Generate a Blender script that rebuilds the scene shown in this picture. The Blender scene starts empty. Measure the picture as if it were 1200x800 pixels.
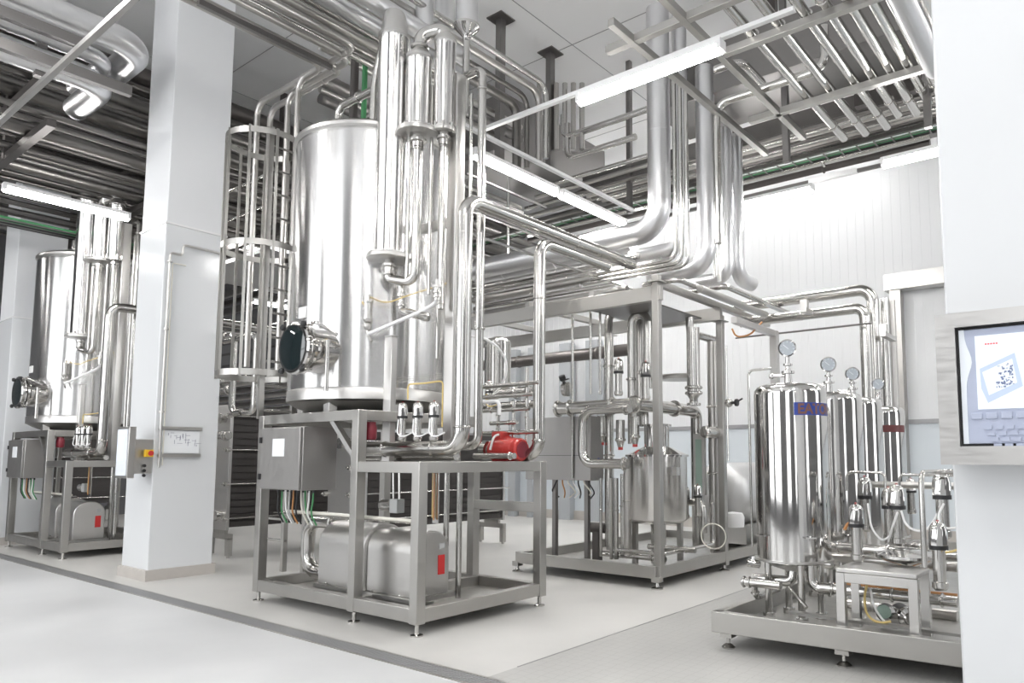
WORLD_S,LAMP_P,EXPO,LAMP_E,ROT=3.3,30.,0.30,34.,.25
import bpy, math, random
from mathutils import Vector as V, Matrix
random.seed(7)
C=bpy.context.scene.collection
# ---------- camera maths (room axes: X and Y along the two walls, Z up, camera 1.5 m above the floor) ----------
CX,CY,F,PITCH,YAW,H=680.,461.,840.,math.atan(77/840.),math.radians(37.2),1.5
fh=(math.cos(YAW),math.sin(YAW)); R=(math.sin(YAW),-math.cos(YAW),0.)
FW=(fh[0]*math.cos(PITCH),fh[1]*math.cos(PITCH),math.sin(PITCH))
UP=(-fh[0]*math.sin(PITCH),-fh[1]*math.sin(PITCH),math.cos(PITCH))
def P(px,py,X=None,Y=None,Z=None):
    a=(px-CX)/F;b=-(py-CY)/F
    d=[FW[i]+a*R[i]+b*UP[i] for i in range(3)]
    t=X/d[0] if X is not None else (Y/d[1] if Y is not None else (Z-H)/d[2])
    return (d[0]*t,d[1]*t,H+d[2]*t)
def go(p,*steps):
    """axis-aligned run of points: 'xX',200 = move along x until the point is at image column 200; 'zY',90 = along z to image row 90; 'x+',1 = by 1 m; 'x=',4 = to x=4"""
    pts=[tuple(p)]
    for k,v in zip(steps[::2],steps[1::2]):
        r=list(pts[-1]); i='xyz'.index(k[0])
        if k[1]=='+': r[i]+=v
        elif k[1]=='=': r[i]=v
        else:
            q=[r[0],r[1],r[2]-H]; z=sum(q[j]*FW[j] for j in range(3))
            if k[1]=='X': m=(v-CX)/F; n=sum(q[j]*R[j] for j in range(3)); dn=R[i]
            else: m=-(v-CY)/F; n=sum(q[j]*UP[j] for j in range(3)); dn=UP[i]
            r[i]+=(m*z-n)/(dn-m*FW[i])
        pts.append(tuple(r))
    return pts
# ---------- materials ----------
M={}
def mat(name,col,metal=0.,rough=.5,var=0.,scale=4.,bump=0.,rv=0.,stretch=None,spec=.5,emit=None,es=0.,alpha=None,trans=0.,coat=0.):
    m=bpy.data.materials.new(name); m.use_nodes=True; nt=m.node_tree; b=nt.nodes['Principled BSDF']
    c=tuple(col)+(1,)
    b.inputs['Base Color'].default_value=c; b.inputs['Metallic'].default_value=metal; b.inputs['Roughness'].default_value=rough
    b.inputs['Specular IOR Level'].default_value=spec
    if coat: b.inputs['Coat Weight'].default_value=coat; b.inputs['Coat Roughness'].default_value=.08
    if trans: b.inputs['Transmission Weight'].default_value=trans
    if emit: b.inputs['Emission Color'].default_value=tuple(emit)+(1,); b.inputs['Emission Strength'].default_value=es
    if var or bump or rv:
        tc=nt.nodes.new('ShaderNodeTexCoord'); mp=nt.nodes.new('ShaderNodeMapping'); nz=nt.nodes.new('ShaderNodeTexNoise')
        nt.links.new(tc.outputs['Object'],mp.inputs[0]); nt.links.new(mp.outputs[0],nz.inputs['Vector'])
        mp.inputs['Scale'].default_value=stretch or (1,1,1); nz.inputs['Scale'].default_value=scale; nz.inputs['Detail'].default_value=4
        if var:
            r=nt.nodes.new('ShaderNodeMix'); r.data_type='RGBA'
            r.inputs[6].default_value=tuple(x*(1-var) for x in col)+(1,); r.inputs[7].default_value=tuple(min(1,x*(1+var)) for x in col)+(1,)
            nt.links.new(nz.outputs['Fac'],r.inputs[0]); nt.links.new(r.outputs[2],b.inputs['Base Color'])
        if rv:
            q=nt.nodes.new('ShaderNodeMapRange'); q.inputs['From Min'].default_value=.3; q.inputs['From Max'].default_value=.7
            q.inputs['To Min'].default_value=max(.02,rough-rv); q.inputs['To Max'].default_value=rough+rv
            nt.links.new(nz.outputs['Fac'],q.inputs[0]); nt.links.new(q.outputs[0],b.inputs['Roughness'])
        if bump:
            q=nt.nodes.new('ShaderNodeBump'); q.inputs['Strength'].default_value=bump; q.inputs['Distance'].default_value=.01
            nt.links.new(nz.outputs['Fac'],q.inputs['Height']); nt.links.new(q.outputs[0],b.inputs['Normal'])
    M[name]=m; return m
mat('polished',(.61,.60,.585),1,.09)
mat('tank_steel',(.74,.735,.73),1,.15)
mat('tube',(.57,.56,.54),1,.19)
mat('pipe_steel',(.52,.505,.485),1,.28)
mat('stanchion',(.42,.44,.46),0,.5)
mat('frame_steel',(.46,.45,.43),1,.38,var=.02,rv=.07,scale=7)
mat('satin_steel',(.60,.59,.575),1,.34,rv=.05,scale=9,stretch=(1,1,8))
mat('cladding',(.74,.74,.75),1,.34)
mat('galvanised',(.25,.24,.235),1,.42,var=.04,scale=9)
mat('dark_steel',(.13,.12,.115),.8,.45)
mat('bundle_steel',(.22,.21,.20),1,.33,var=.15,scale=3)  # steel darkened to hold the gloom of the unlit ceiling space
mat('black',(.02,.02,.022),0,.4)
mat('plates',(.055,.05,.048),.3,.5)
mat('glass_black',(.012,.02,.022),0,.05,spec=.9)
mat('white_hose',(.86,.86,.86),0,.35)
mat('clear_hose',(.75,.73,.66),0,.3)
mat('yellow_hose',(.72,.55,.22),0,.4)
mat('orange_cable',(.50,.24,.09),0,.5)
mat('green_cable',(.06,.25,.10),0,.5)
mat('blue',(.02,.06,.45),0,.4)
mat('red_paint',(.50,.035,.03),0,.3,coat=.4)
mat('dark_red',(.22,.02,.035),0,.35)
mat('red_label',(.62,.03,.03),0,.5)
mat('label_white',(.82,.84,.86),0,.5)
mat('grey_plastic',(.50,.51,.51),0,.4)
mat('pale_green',(.33,.44,.38),0,.4)
mat('yellow',(.85,.55,.03),0,.4)
mat('brown_label',(.13,.035,.035),0,.4)
mat('letter_brown',(.20,.09,.07),0,.4)
mat('label_blue',(.03,.06,.30),0,.35)
mat('cabinet_grey',(.40,.39,.38),.9,.42,rv=.04,scale=10)
mat('panel_white',(.77,.78,.79),0,.35,var=.01,scale=.7)
mat('pillar_paint',(.74,.75,.765),0,.5,var=.008,scale=1.2)
mat('pillar_clad',(.70,.715,.73),0,.16,var=.012,scale=1)
mat('skirting',(.50,.47,.44),0,.5,var=.08,scale=6)
mat('ceiling_paint',(.90,.90,.90),0,.7,var=.01,scale=.5)
mat('grate',(.36,.36,.37),.7,.45)
mat('lamp_glow',(1,1,1),0,.5,emit=(1.,.985,.97),es=LAMP_E)
mat('lamp_body',(.8,.8,.8),0,.4)
mat('membrane',(.42,.46,.58),0,.35)
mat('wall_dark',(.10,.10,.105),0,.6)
mat('wall_rear',(.16,.16,.165),0,.5)
mat('wall_blue',(.66,.71,.75),0,.35)
mat('membrane_light',(.78,.82,.87),0,.35)
mat('screen',(.25,.27,.3),0,.2,emit=(.86,.93,1.),es=.72)
mat('screen_small',(.55,.68,.9),0,.2,emit=(.62,.76,.98),es=.45)
mat('screen_line',(.1,.12,.2),0,.3,emit=(.35,.42,.65),es=.3)
mat('screen_pale',(.2,.24,.3),0,.3,emit=(.62,.72,.9),es=.55)
mat('screen_red',(.6,.05,.05),0,.3,emit=(.8,.15,.15),es=.5)
mat('key',(.42,.46,.58),0,.4)
mat('dial',(.42,.46,.50),0,.25)
mat('ink',(.25,.25,.33),0,.6)
mat('window_frame',(.35,.35,.36),.3,.4)
def brushed(name,an,rough,rot):
    m=M[name]; nt=m.node_tree; b=nt.nodes['Principled BSDF']; b.inputs['Roughness'].default_value=rough
    t=nt.nodes.new('ShaderNodeTangent'); t.direction_type='RADIAL'; t.axis='Z'; b.inputs['Anisotropic'].default_value=an; b.inputs['Anisotropic Rotation'].default_value=rot
    nt.links.new(t.outputs[0],b.inputs['Tangent'])
mat('vessel_steel',(.66,.65,.635),1,.2); brushed('vessel_steel',.8,.22,ROT); brushed('tank_steel',.92,.24,ROT)
mat('brushed_tube',(.66,.65,.64),1,.15); brushed('brushed_tube',.75,.17,ROT)
mat('matt_cladding',(.62,.62,.62),1,.5)
# floor: poured screed with a faint hexagonal anti-slip pattern
X0_,X1_,Y0_,Y1_=-6.,14.5,-8.,22.
def floor_mat():
    m=mat('floor',(.70,.69,.67),0,.42); nt=m.node_tree; b=nt.nodes['Principled BSDF']; L=nt.links.new; N=nt.nodes.new
    tc=N('ShaderNodeTexCoord'); v=N('ShaderNodeTexVoronoi'); v.feature='DISTANCE_TO_EDGE'; v.inputs['Scale'].default_value=11; v.inputs['Randomness'].default_value=.25
    n=N('ShaderNodeTexNoise'); n.inputs['Scale'].default_value=.8; n.inputs['Detail'].default_value=6; n2=N('ShaderNodeTexNoise'); n2.inputs['Scale'].default_value=14
    L(tc.outputs['Object'],v.inputs[0]); L(tc.outputs['Object'],n.inputs[0]); L(tc.outputs['Object'],n2.inputs[0])
    r=N('ShaderNodeMapRange'); r.inputs['From Max'].default_value=.05; r.inputs['To Min'].default_value=.93; L(v.outputs['Distance'],r.inputs[0])
    r2=N('ShaderNodeMapRange'); r2.inputs['From Min'].default_value=.3; r2.inputs['From Max'].default_value=.7; r2.inputs['To Min'].default_value=.90; r2.inputs['To Max'].default_value=1.08; L(n.outputs['Fac'],r2.inputs[0])
    mu=N('ShaderNodeMath'); mu.operation='MULTIPLY'; L(r.outputs[0],mu.inputs[0]); L(r2.outputs[0],mu.inputs[1])
    mx=N('ShaderNodeVectorMath'); mx.operation='SCALE'; L(mu.outputs[0],mx.inputs['Scale'])
    sp=N('ShaderNodeSeparateXYZ'); L(tc.outputs['Object'],sp.inputs[0])
    # the screed before the drain is paler and smoother than the grey anti-slip floor under the machines
    gx=N('ShaderNodeMath'); gx.operation='GREATER_THAN'; gx.inputs[1].default_value=3.58-(X0_+X1_)/2; L(sp.outputs['X'],gx.inputs[0])
    gy=N('ShaderNodeMath'); gy.operation='LESS_THAN'; gy.inputs[1].default_value=3.606-(Y0_+Y1_)/2; L(sp.outputs['Y'],gy.inputs[0])
    ga=N('ShaderNodeMath'); ga.operation='MULTIPLY'; L(gx.outputs[0],ga.inputs[0]); L(gy.outputs[0],ga.inputs[1])
    c1=N('ShaderNodeMix'); c1.data_type='RGBA'; c1.inputs[6].default_value=(.58,.585,.59,1); c1.inputs[7].default_value=(.57,.56,.54,1); L(gx.outputs[0],c1.inputs[0])
    c2=N('ShaderNodeMix'); c2.data_type='RGBA'; c2.inputs[7].default_value=(.43,.425,.41,1); L(ga.outputs[0],c2.inputs[0]); L(c1.outputs[2],c2.inputs[6]); L(c2.outputs[2],mx.inputs[0])
    hx_=N('ShaderNodeMapRange'); hx_.inputs['To Min'].default_value=1.; hx_.inputs['To Max'].default_value=.84; L(ga.outputs[0],hx_.inputs[0]); L(hx_.outputs[0],r.inputs['To Min']); L(mx.outputs[0],b.inputs['Base Color'])
    bp=N('ShaderNodeBump'); bp.inputs['Strength'].default_value=.15; bp.inputs['Distance'].default_value=.004; L(n2.outputs['Fac'],bp.inputs['Height']); L(bp.outputs[0],b.inputs['Normal'])
    r3=N('ShaderNodeMapRange'); r3.inputs['To Min'].default_value=.28; r3.inputs['To Max'].default_value=.55; L(n.outputs['Fac'],r3.inputs[0]); L(r3.outputs[0],b.inputs['Roughness'])
floor_mat()
# ---------- mesh builder ----------
class MB:
    def __init__(s): s.v=[];s.f=[]
    def add(s,vs,fs):
        o=len(s.v); s.v+=[tuple(x) for x in vs]; s.f+=[tuple(i+o for i in f) for f in fs]; return s
    def box(s,a,b):
        x0,y0,z0=[min(a[i],b[i]) for i in range(3)]; x1,y1,z1=[max(a[i],b[i]) for i in range(3)]
        return s.add([(x0,y0,z0),(x1,y0,z0),(x1,y1,z0),(x0,y1,z0),(x0,y0,z1),(x1,y0,z1),(x1,y1,z1),(x0,y1,z1)],
              [(0,3,2,1),(4,5,6,7),(0,1,5,4),(1,2,6,5),(2,3,7,6),(3,0,4,7)])
    def bar(s,a,b,w,h=None):          # rectangular bar between two points
        h=h or w; a=V(a);b=V(b);d=(b-a).normalized(); u=V((0,0,1)) if abs(d.z)<.9 else V((1,0,0))
        r=d.cross(u).normalized(); u=r.cross(d).normalized()
        vs=[p+r*(w/2*i)+u*(h/2*j) for p in(a,b) for i,j in((-1,-1),(1,-1),(1,1),(-1,1))]
        return s.add(vs,[(3,2,1,0),(4,5,6,7),(0,1,5,4),(1,2,6,5),(2,3,7,6),(3,0,4,7)])
    def rings(s,rs,cap=True):
        n=len(rs[0]); o=len(s.v); s.v+=[tuple(p) for r in rs for p in r]
        for i in range(len(rs)-1):
            for j in range(n):
                k=(j+1)%n; s.f.append((o+i*n+j,o+i*n+k,o+(i+1)*n+k,o+(i+1)*n+j))
        if cap: s.f.append(tuple(o+j for j in range(n-1,-1,-1))); s.f.append(tuple(o+(len(rs)-1)*n+j for j in range(n)))
        return s
    def lathe(s,o,ax,prof,seg=32):    # profile = (distance along the axis, radius)
        o=V(o);ax=V(ax).normalized(); u=V((0,0,1)) if abs(ax.z)<.9 else V((1,0,0)); r=ax.cross(u).normalized(); u=r.cross(ax)
        rs=[[o+ax*h+(r*math.cos(t)+u*math.sin(t))*max(q,1e-4) for t in [2*math.pi*k/seg for k in range(seg)]] for h,q in prof]
        return s.rings([x[::-1] for x in rs]) if False else s.rings(rs)
    def cyl(s,a,b,r,r2=None,seg=16):
        a=V(a);b=V(b); return s.lathe(a,b-a,[(0,r),((b-a).length,r if r2 is None else r2)],seg)
    def tube(s,pts,r,bend=None,seg=12,n=6):
        pts=[V(p) for p in pts]; bend=r*2.6 if bend is None else bend; path=[]
        for i,p in enumerate(pts):
            if i in(0,len(pts)-1): path.append(p); continue
            a=(pts[i-1]-p);b=(pts[i+1]-p); c=min(bend,a.length*.48,b.length*.48); a.normalize();b.normalize()
            if a.dot(b)<-.999: path.append(p); continue
            p0=p+a*c;p2=p+b*c; k=.45
            for t in [j/n for j in range(n+1)]:   # cubic elbow
                c0=p0;c1=p0-a*c*.55;c2=p2-b*c*.55;c3=p2
                path.append(c0*(1-t)**3+c1*3*t*(1-t)**2+c2*3*t*t*(1-t)+c3*t**3)
        q=[path[0]]
        for p in path[1:]:
            if (p-q[-1]).length>1e-5:q.append(p)
        path=q; d=(path[1]-path[0]).normalized(); u=V((0,0,1)) if abs(d.z)<.9 else V((1,0,0)); nrm=d.cross(u).normalized(); rs=[]
        for i,p in enumerate(path):
            if i==0:t=d
            elif i==len(path)-1:t=(path[i]-path[i-1]).normalized()
            else:t=((path[i+1]-p).normalized()+(p-path[i-1]).normalized()).normalized()
            nrm=(nrm-t*nrm.dot(t)).normalized(); bn=t.cross(nrm)
            rs.append([p+(nrm*math.cos(w)+bn*math.sin(w))*r for w in [2*math.pi*k/seg for k in range(seg)]])
        s.path=path
        return s.rings(rs)
    def sphere(s,c,r,seg=16): return s.lathe(V(c)-V((0,0,r)),(0,0,1),[(r-r*math.cos(math.pi*k/8),r*math.sin(math.pi*k/8)) for k in range(9)],seg)
    def torus(s,c,ax,R_,r,seg=40,n=8,a0=0,a1=2*math.pi):
        c=V(c);ax=V(ax).normalized();u=V((0,0,1)) if abs(ax.z)<.9 else V((1,0,0));e=ax.cross(u).normalized();u=e.cross(ax)
        full=abs(a1-a0-2*math.pi)<1e-3; m=seg if full else seg+1; rs=[]
        for k in range(m):
            t=a0+(a1-a0)*k/seg; d=e*math.cos(t)+u*math.sin(t)
            rs.append([c+d*(R_+r*math.cos(w))+ax*(r*math.sin(w)) for w in [2*math.pi*j/n for j in range(n)]])
        if full: rs.append(rs[0])
        return s.rings(rs,cap=not full)
    def build(s,name,m,parent=None,smooth=True,bevel=0):
        if parent is not None: o=V(parent_world(parent))
        else:
            xs=[[p[i] for p in s.v] for i in range(3)]; o=V(((min(xs[0])+max(xs[0]))/2,(min(xs[1])+max(xs[1]))/2,min(xs[2])))
        me=bpy.data.meshes.new(name); me.from_pydata([tuple(V(p)-o) for p in s.v],[],s.f)
        import bmesh
        bm=bmesh.new(); bm.from_mesh(me); bmesh.ops.recalc_face_normals(bm,faces=bm.faces); bm.to_mesh(me); bm.free()
        me.materials.append(M[m] if isinstance(m,str) else m)
        if smooth: me.shade_smooth(); me.set_sharp_from_angle(angle=math.radians(38))
        ob=bpy.data.objects.new(name,me); C.objects.link(ob)
        if parent is not None: ob.parent=parent; WORLD[ob.name]=tuple(o)
        else: ob.location=o; WORLD[ob.name]=tuple(o)
        if bevel:
            q=ob.modifiers.new('edge','BEVEL'); q.width=bevel; q.segments=2; q.limit_method='ANGLE'
        return ob
WORLD={}
def parent_world(p): return WORLD[p.name]
def tag(o,label,cat,group=None,kind=None):
    if label: o['label']=label
    if cat: o['category']=cat
    if group: o['group']=group
    if kind: o['kind']=kind
    return o
UNIT=None        # while a unit is being built its top-level things are collected for the copy
def thing(name,label,cat,loc,group=None):
    o=bpy.data.objects.new(name,None); o.empty_display_size=.1; C.objects.link(o); o.location=loc; WORLD[o.name]=tuple(loc)
    tag(o,label,cat,group)
    if UNIT is not None: UNIT.append(o)
    return o
def solo(name,mb,m,label,cat,group=None,**k):
    o=mb.build(name,m,None,**k); tag(o,label,cat,group)
    if UNIT is not None: UNIT.append(o)
    return o
def struct(name,mb,m,**k):
    o=mb.build(name,m,None,**k); o['kind']='structure'; return o
def copy_tree(o,parent=None):
    c=o.copy(); C.objects.link(c); c.parent=parent
    for ch in list(o.children): copy_tree(ch,c)
    return c
def pipe(name,label,pts,r,m='tube',clamps=(),group=None,cat='pipe',bend=None,seg=14,cm=None,cname='clamp',cr=1.35,cw=.5):
    """a run of pipe; clamps = fractions of its length that carry a clamp ring or flange"""
    mb=MB().tube(pts,r,bend,seg)
    if not clamps: return solo(name,mb,m,label,cat,group)
    path=mb.path; t=thing(name,label,cat,tuple(path[0]),group); mb.build('tube',m,t)
    L=[0]
    for a,b in zip(path,path[1:]): L.append(L[-1]+(b-a).length)
    for c in clamps:
        d=c*L[-1]; i=max(k for k in range(len(L)-1) if L[k]<=d+1e-9); q=(d-L[i])/max(1e-6,L[i+1]-L[i]); p=path[i].lerp(path[i+1],q); ax=(path[i+1]-path[i]).normalized()
        w=r*cw; b=r*.16
        MB().lathe(p-ax*w/2,ax,[(0,r*1.0),(0,r*cr-b),(b,r*cr),(w-b,r*cr),(w,r*cr-b),(w,r*1.0)],20).build(cname,cm or m,t)
    return t

# ================= THE ROOM =================
X0,X1,Y0,Y1,ZC=-6.,14.5,-8.,22.,8.4
struct('floor',MB().box((X0,Y0,-.2),(X1,Y1,0)),'floor')
cl=MB().box((X0,Y0,ZC),(X1,Y1,ZC+.2)); struct('ceiling',cl,'ceiling_paint')
tr=MB()
for x in [-3,0,3,6,9,12]: tr.box((x-.006,Y0,ZC-.006),(x+.006,Y1,ZC-.0))
for y in [-5,-2,1,4,7,10,13,16,19]: tr.box((X0,y-.006,ZC-.006),(X1,y+.006,ZC-.0))
struct('trim_1',tr,'window_frame')
# right wall: upright ribbed panels above a ledge, plain panels below
w=MB().box((X1,Y0,0),(X1+.25,Y1,ZC)); 
y=Y0
while y<Y1:
    w.box((X1-.006,y,2.30),(X1+.01,y+.085,ZC)); y+=.17
struct('wall_right',w,'panel_white')
struct('trim_2',MB().box((X1-.10,Y0,0),(X1,Y1,2.16)),'wall_blue')
struct('trim_3',MB().box((X1-.13,Y0,2.16),(X1,Y1,2.24)),'window_frame')
struct('baseboard_right',MB().box((X1-.14,Y0,0),(X1-.10,Y1,.22)),'skirting')
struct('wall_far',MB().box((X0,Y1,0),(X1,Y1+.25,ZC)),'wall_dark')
def win_wall(name,fixed,axis,a,b,openings,z0,z1):
    mb=MB(); cur=a
    def bx(p,q,za,zb):
        if axis=='y': mb.box((fixed-.25,p,za),(fixed,q,zb))
        else: mb.box((p,fixed-.25,za),(q,fixed,zb))
    for p,q in openings: bx(cur,p,0,ZC); bx(p,q,0,z0); bx(p,q,z1,ZC); cur=q
    bx(cur,b,0,ZC); struct(name,mb,'wall_rear')
ops_y=[(-6.5,-5.3),(-1.8,.6),(4.6,9.4),(11.0,17.0)]  # unseen windows, added for daylight and bright bands on the steel
ops_x=[(1.8,3.2),(9.5,12.0)]
win_wall('wall_back',X0,'y',Y0,Y1,ops_y,.9,7.6); win_wall('wall_near',Y0,'x',X0,X1,ops_x,.9,7.6)
n=0
for ax,ops,fx in(('y',ops_y,X0),('x',ops_x,Y0)):
    for p,q in ops:
        n+=1; mb=MB()
        def b2(u0,u1,za,zb):
            if ax=='y': mb.box((fx-.16,u0,za),(fx-.08,u1,zb))
            else: mb.box((u0,fx-.16,za),(u1,fx-.08,zb))
        b2(p,p+.08,.9,7.6); b2(q-.08,q,.9,7.6); b2((p+q)/2-.04,(p+q)/2+.04,.9,7.6); b2(p,q,.9,.98); b2(p,q,7.52,7.6); b2(p,q,4.2,4.28)
        struct('window_%d'%n,mb,'window_frame')
        ld=bpy.data.lights.new('window_daylight','AREA'); ld.shape='RECTANGLE'; ld.size=q-p; ld.size_y=6.7; ld.energy=1; ld.cycles.is_portal=True
        lo=bpy.data.objects.new('window_daylight',ld); C.objects.link(lo)
        if ax=='y': lo.location=(fx-.2,(p+q)/2,4.25); lo.rotation_euler=(0,-math.pi/2,0); ld.size=6.7; ld.size_y=q-p
        else: lo.location=((p+q)/2,fx-.2,4.25); lo.rotation_euler=(math.pi/2,0,0)
wd=bpy.data.worlds.new('sky'); bpy.context.scene.world=wd; wd.use_nodes=True
bg=wd.node_tree.nodes['Background']; bg.inputs[0].default_value=(.97,.985,1,1); bg.inputs[1].default_value=WORLD_S
# floor joints and drain
struct('trim_4',MB().box((4.0,3.60,-.001),(14.3,3.612,.0015)),'grate')
g=thing('floor_drain','long grey slotted channel drain crossing the pale floor in front of the units','drain',(3.6,6,0))
MB().box((3.49,-7,0),(3.51,21,.004)).box((3.66,-7,0),(3.68,21,.004)).build('drain_frame','frame_steel',g,smooth=False)
d=MB(); y=-1.
while y<20: d.box((3.51,y,-.0),(3.66,y+.024,.003)); y+=.032
d.build('grating','grate',g,smooth=False)
# pillars
def pillar(label,y0,y1,x0=3.96,x1=4.75,ztop=ZC,zc=4.55):
    t=thing('pillar',label,'pillar',(x0+.4,(y0+y1)/2,0))
    MB().box((x0+.012,y0+.012,0),(x1-.012,y1-.012,ztop)).build('shaft','pillar_paint',t,bevel=.012)
    MB().box((x0,y0,.12),(x1,y1,zc)).build('lower_cladding','pillar_clad',t,bevel=.012)
    MB().box((x0-.035,y0-.035,0),(x1+.035,y1+.035,.13)).build('tile_skirting','skirting',t)
    MB().box((x0-.006,y0-.006,zc),(x1+.006,y1+.006,zc+.025)).build('ledge','lamp_body',t)
    return t
pl1=pillar('white square pillar with operator panel and notice board, between the two tank units',9.74,10.52)
pillar('white square pillar at the far left edge, behind the far left tank',15.85,16.65,zc=4.05)
pillar('large white pillar at the right edge carrying the big operator panel',-.10,.69,x1=4.7)
# things on the middle pillar
t=thing('notice_board','white sheet with faint drawings held by two metal rails on the middle pillar','notice board',P(211,518,Y=9.70))
a=P(191,504,Y=9.71);b=P(233,531,Y=9.71)
MB().box((a[0],9.715,b[2]),(b[0],9.735,a[2])).build('sheet','label_white',t)
for z in(a[2]+.03,b[2]-.03): MB().box((a[0]-.05,9.69,z-.02),(b[0]+.02,9.735,z+.02)).build('rail','satin_steel',t)
ink=MB(); random.seed(3)
for cx_,cz_,s_ in((.28,.72,.10),(.62,.72,.08),(.85,.45,.07),(.35,.55,.1),(.65,.5,.06)):
    x=a[0]+(b[0]-a[0])*cx_; z=b[2]+(a[2]-b[2])*cz_
    for k in range(5):
        dx=random.uniform(-s_,s_)*.6; dz=random.uniform(-s_,s_)*.5; l=random.uniform(.02,.07)
        if k%2: ink.box((x+dx,9.712,z+dz),(x+dx+l,9.716,z+dz+.004))
        else: ink.box((x+dx,9.712,z+dz-l/2),(x+dx+.004,9.716,z+dz+l/2))
ink.build('drawing','ink',t,smooth=False)
def hmi_small():
    p0=P(136,499,X=3.62);p1=P(157,561,X=3.62); y0=9.66; y1=p0[1]; z0=1.27;z1=1.9
    t=thing('operator_panel','grey stainless operator panel with pale blue screen on the middle pillar','control panel',(3.8,9.9,1.27))
    MB().box((3.64,y0,z0),(3.72,y1,z1)).build('housing','satin_steel',t,bevel=.006)
    MB().box((3.72,y0+.1,z0+.05),(3.96,y1-.06,z1-.15)).build('back_box','satin_steel',t,bevel=.006)
    MB().box((3.632,y0+.03,z0+.03),(3.642,y1-.03,z1-.03)).build('front_plate','membrane_light',t)
    MB().box((3.628,y0+.07,z0+.2),(3.634,y1-.07,z1-.09)).build('display','screen_small',t)
    s=MB().box((3.83,9.66-.015,1.53),(3.92,9.70,1.62)).build('emergency_stop_box','yellow',t)
    MB().lathe((3.875,9.64,1.575),(0,-1,0),[(0,.02),(.02,.02),(.03,.032),(.045,.03),(.05,.0)]).build('stop_button','red_paint',s)
    for z in(1.3,1.36,1.42): MB().lathe((3.86,9.75,z),(0,-1,0),[(0,.02),(.02,.02),(.022,0)],12).build('cable_gland','black',t)
hmi_small()
pipe('cable_conduit','grey cable conduit climbing the middle pillar and bending toward the ladder cage',
   go(P(186,548,Y=9.69),'zY',296,'xX',214,'zY',287,'xX',262),.016,'satin_steel',clamps=(.2,.5,.75),cname='saddle',cr=2.,cw=1.5)
pipe('cable','pale yellow cable clipped to the middle pillar beside the conduit',go(P(190,545,Y=9.70),'zY',308,'xX',218),.008,'clear_hose')
# large operator panel on the right pillar
def hmi_big():
    xf=3.78; y1=.70; y0=-.12; z0=1.475; z1=2.19
    t=thing('operator_panel','large stainless framed operator panel with lit screen and keypad on the right pillar','control panel',(3.87,.3,z0))
    fr=MB(); w=.085
    for a,b in(((y0,z0),(y1,z0+w)),((y0,z1-.07),(y1,z1)),((y1-w,z0+w),(y1,z1-.07)),((y0,z0+w),(y0+w,z1-.07))): fr.box((xf-.04,a[0],a[1]),(xf+.03,b[0],b[1]))
    fr.build('bezel','satin_steel',t)
    MB().box((xf+.03,y0+.02,z0+.02),(3.955,y1-.02,z1-.02)).build('housing','satin_steel',t)
    ya,yb=y1-w-.012,y0+w+.012; za,zb=z0+w+.012,z1-.07-.012
    MB().box((xf+.01,yb-.012,za-.012),(xf+.031,ya+.012,zb+.012)).build('gasket','black',t)
    MB().box((xf-.012,yb,za),(xf+.012,ya,zb)).build('front_plate','membrane',t,bevel=.004)
    # pale curved edge strip
    s=MB(); n=24; o=len(s.v); vs=[]
    for i in range(n+1):
        z=za+(zb-za)*i/n; f=i/n; wd=.022+.028*math.exp(-((f-.72)/.13)**2)
        vs+=[(xf-.014,ya,z),(xf-.014,ya-wd,z)]
    s.add(vs,[(2*i,2*i+1,2*i+3,2*i+2) for i in range(n)]); s.add([(xf-.0125,a[1],a[2]) for a in vs],[(2*i,2*i+2,2*i+3,2*i+1) for i in range(n)])
    s.build('edge_strip','membrane_light',t,smooth=False)
    sy1=P(1143,400,X=xf)[1]; sy0=yb+.06; sz1=P(1170,392,X=xf)[2]; sz0=P(1143,480,X=xf)[2]
    sc=MB().box((xf-.018,sy0,sz0),(xf-.010,sy1,sz1)).build('display','screen',t)
    def Q(px,py): return P(px,py,X=xf-.0195)
    def poly(pts,m,nm):
        MB().add([Q(*p) for p in pts],[tuple(range(len(pts)))]).build(nm,m,sc,smooth=False)
    poly([(1148,432),(1189,413),(1199,452),(1158,472),(1150,455)],'screen_pale','picture_area')
    xf-=.001
    poly([(1151,436),(1186,420),(1192,448),(1159,463)],'screen','picture_window')
    xf-=.001
    mk=MB(); random.seed(5)
    for k in range(60):
        u=random.random();v=random.random(); p=(1166+u*20+v*1,430+v*26-u*5); q=Q(*p); l=random.uniform(.003,.012)
        mk.box((q[0]-.0005,q[1],q[2]),(q[0],q[1]-l,q[2]+random.choice((.003,.008))))
    mk.build('drawing','screen_line',sc,smooth=False)
    r=MB(); q=Q(1154,404)
    for k in range(5): r.box((q[0],q[1]-.011*k,q[2]),(q[0]-.0005,q[1]-.011*k-.008,q[2]+.007))
    r.build('header_text','screen_red',sc,smooth=False)
    for k in range(8):
        y=sy1+.03-k*.06; MB().box((xf-.018,y-.045,sz0-.045),(xf-.005,y,sz0-.016)).build('key','key',t,bevel=.002)
    for r_ in range(4):
        for k in range(9):
            y=sy1-.02-k*.044-.012*r_; z=sz0-.075-r_*.028; MB().box((xf-.016,y-.032,z-.018),(xf-.005,y,z)).build('key','key',t)
hmi_big()
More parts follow.
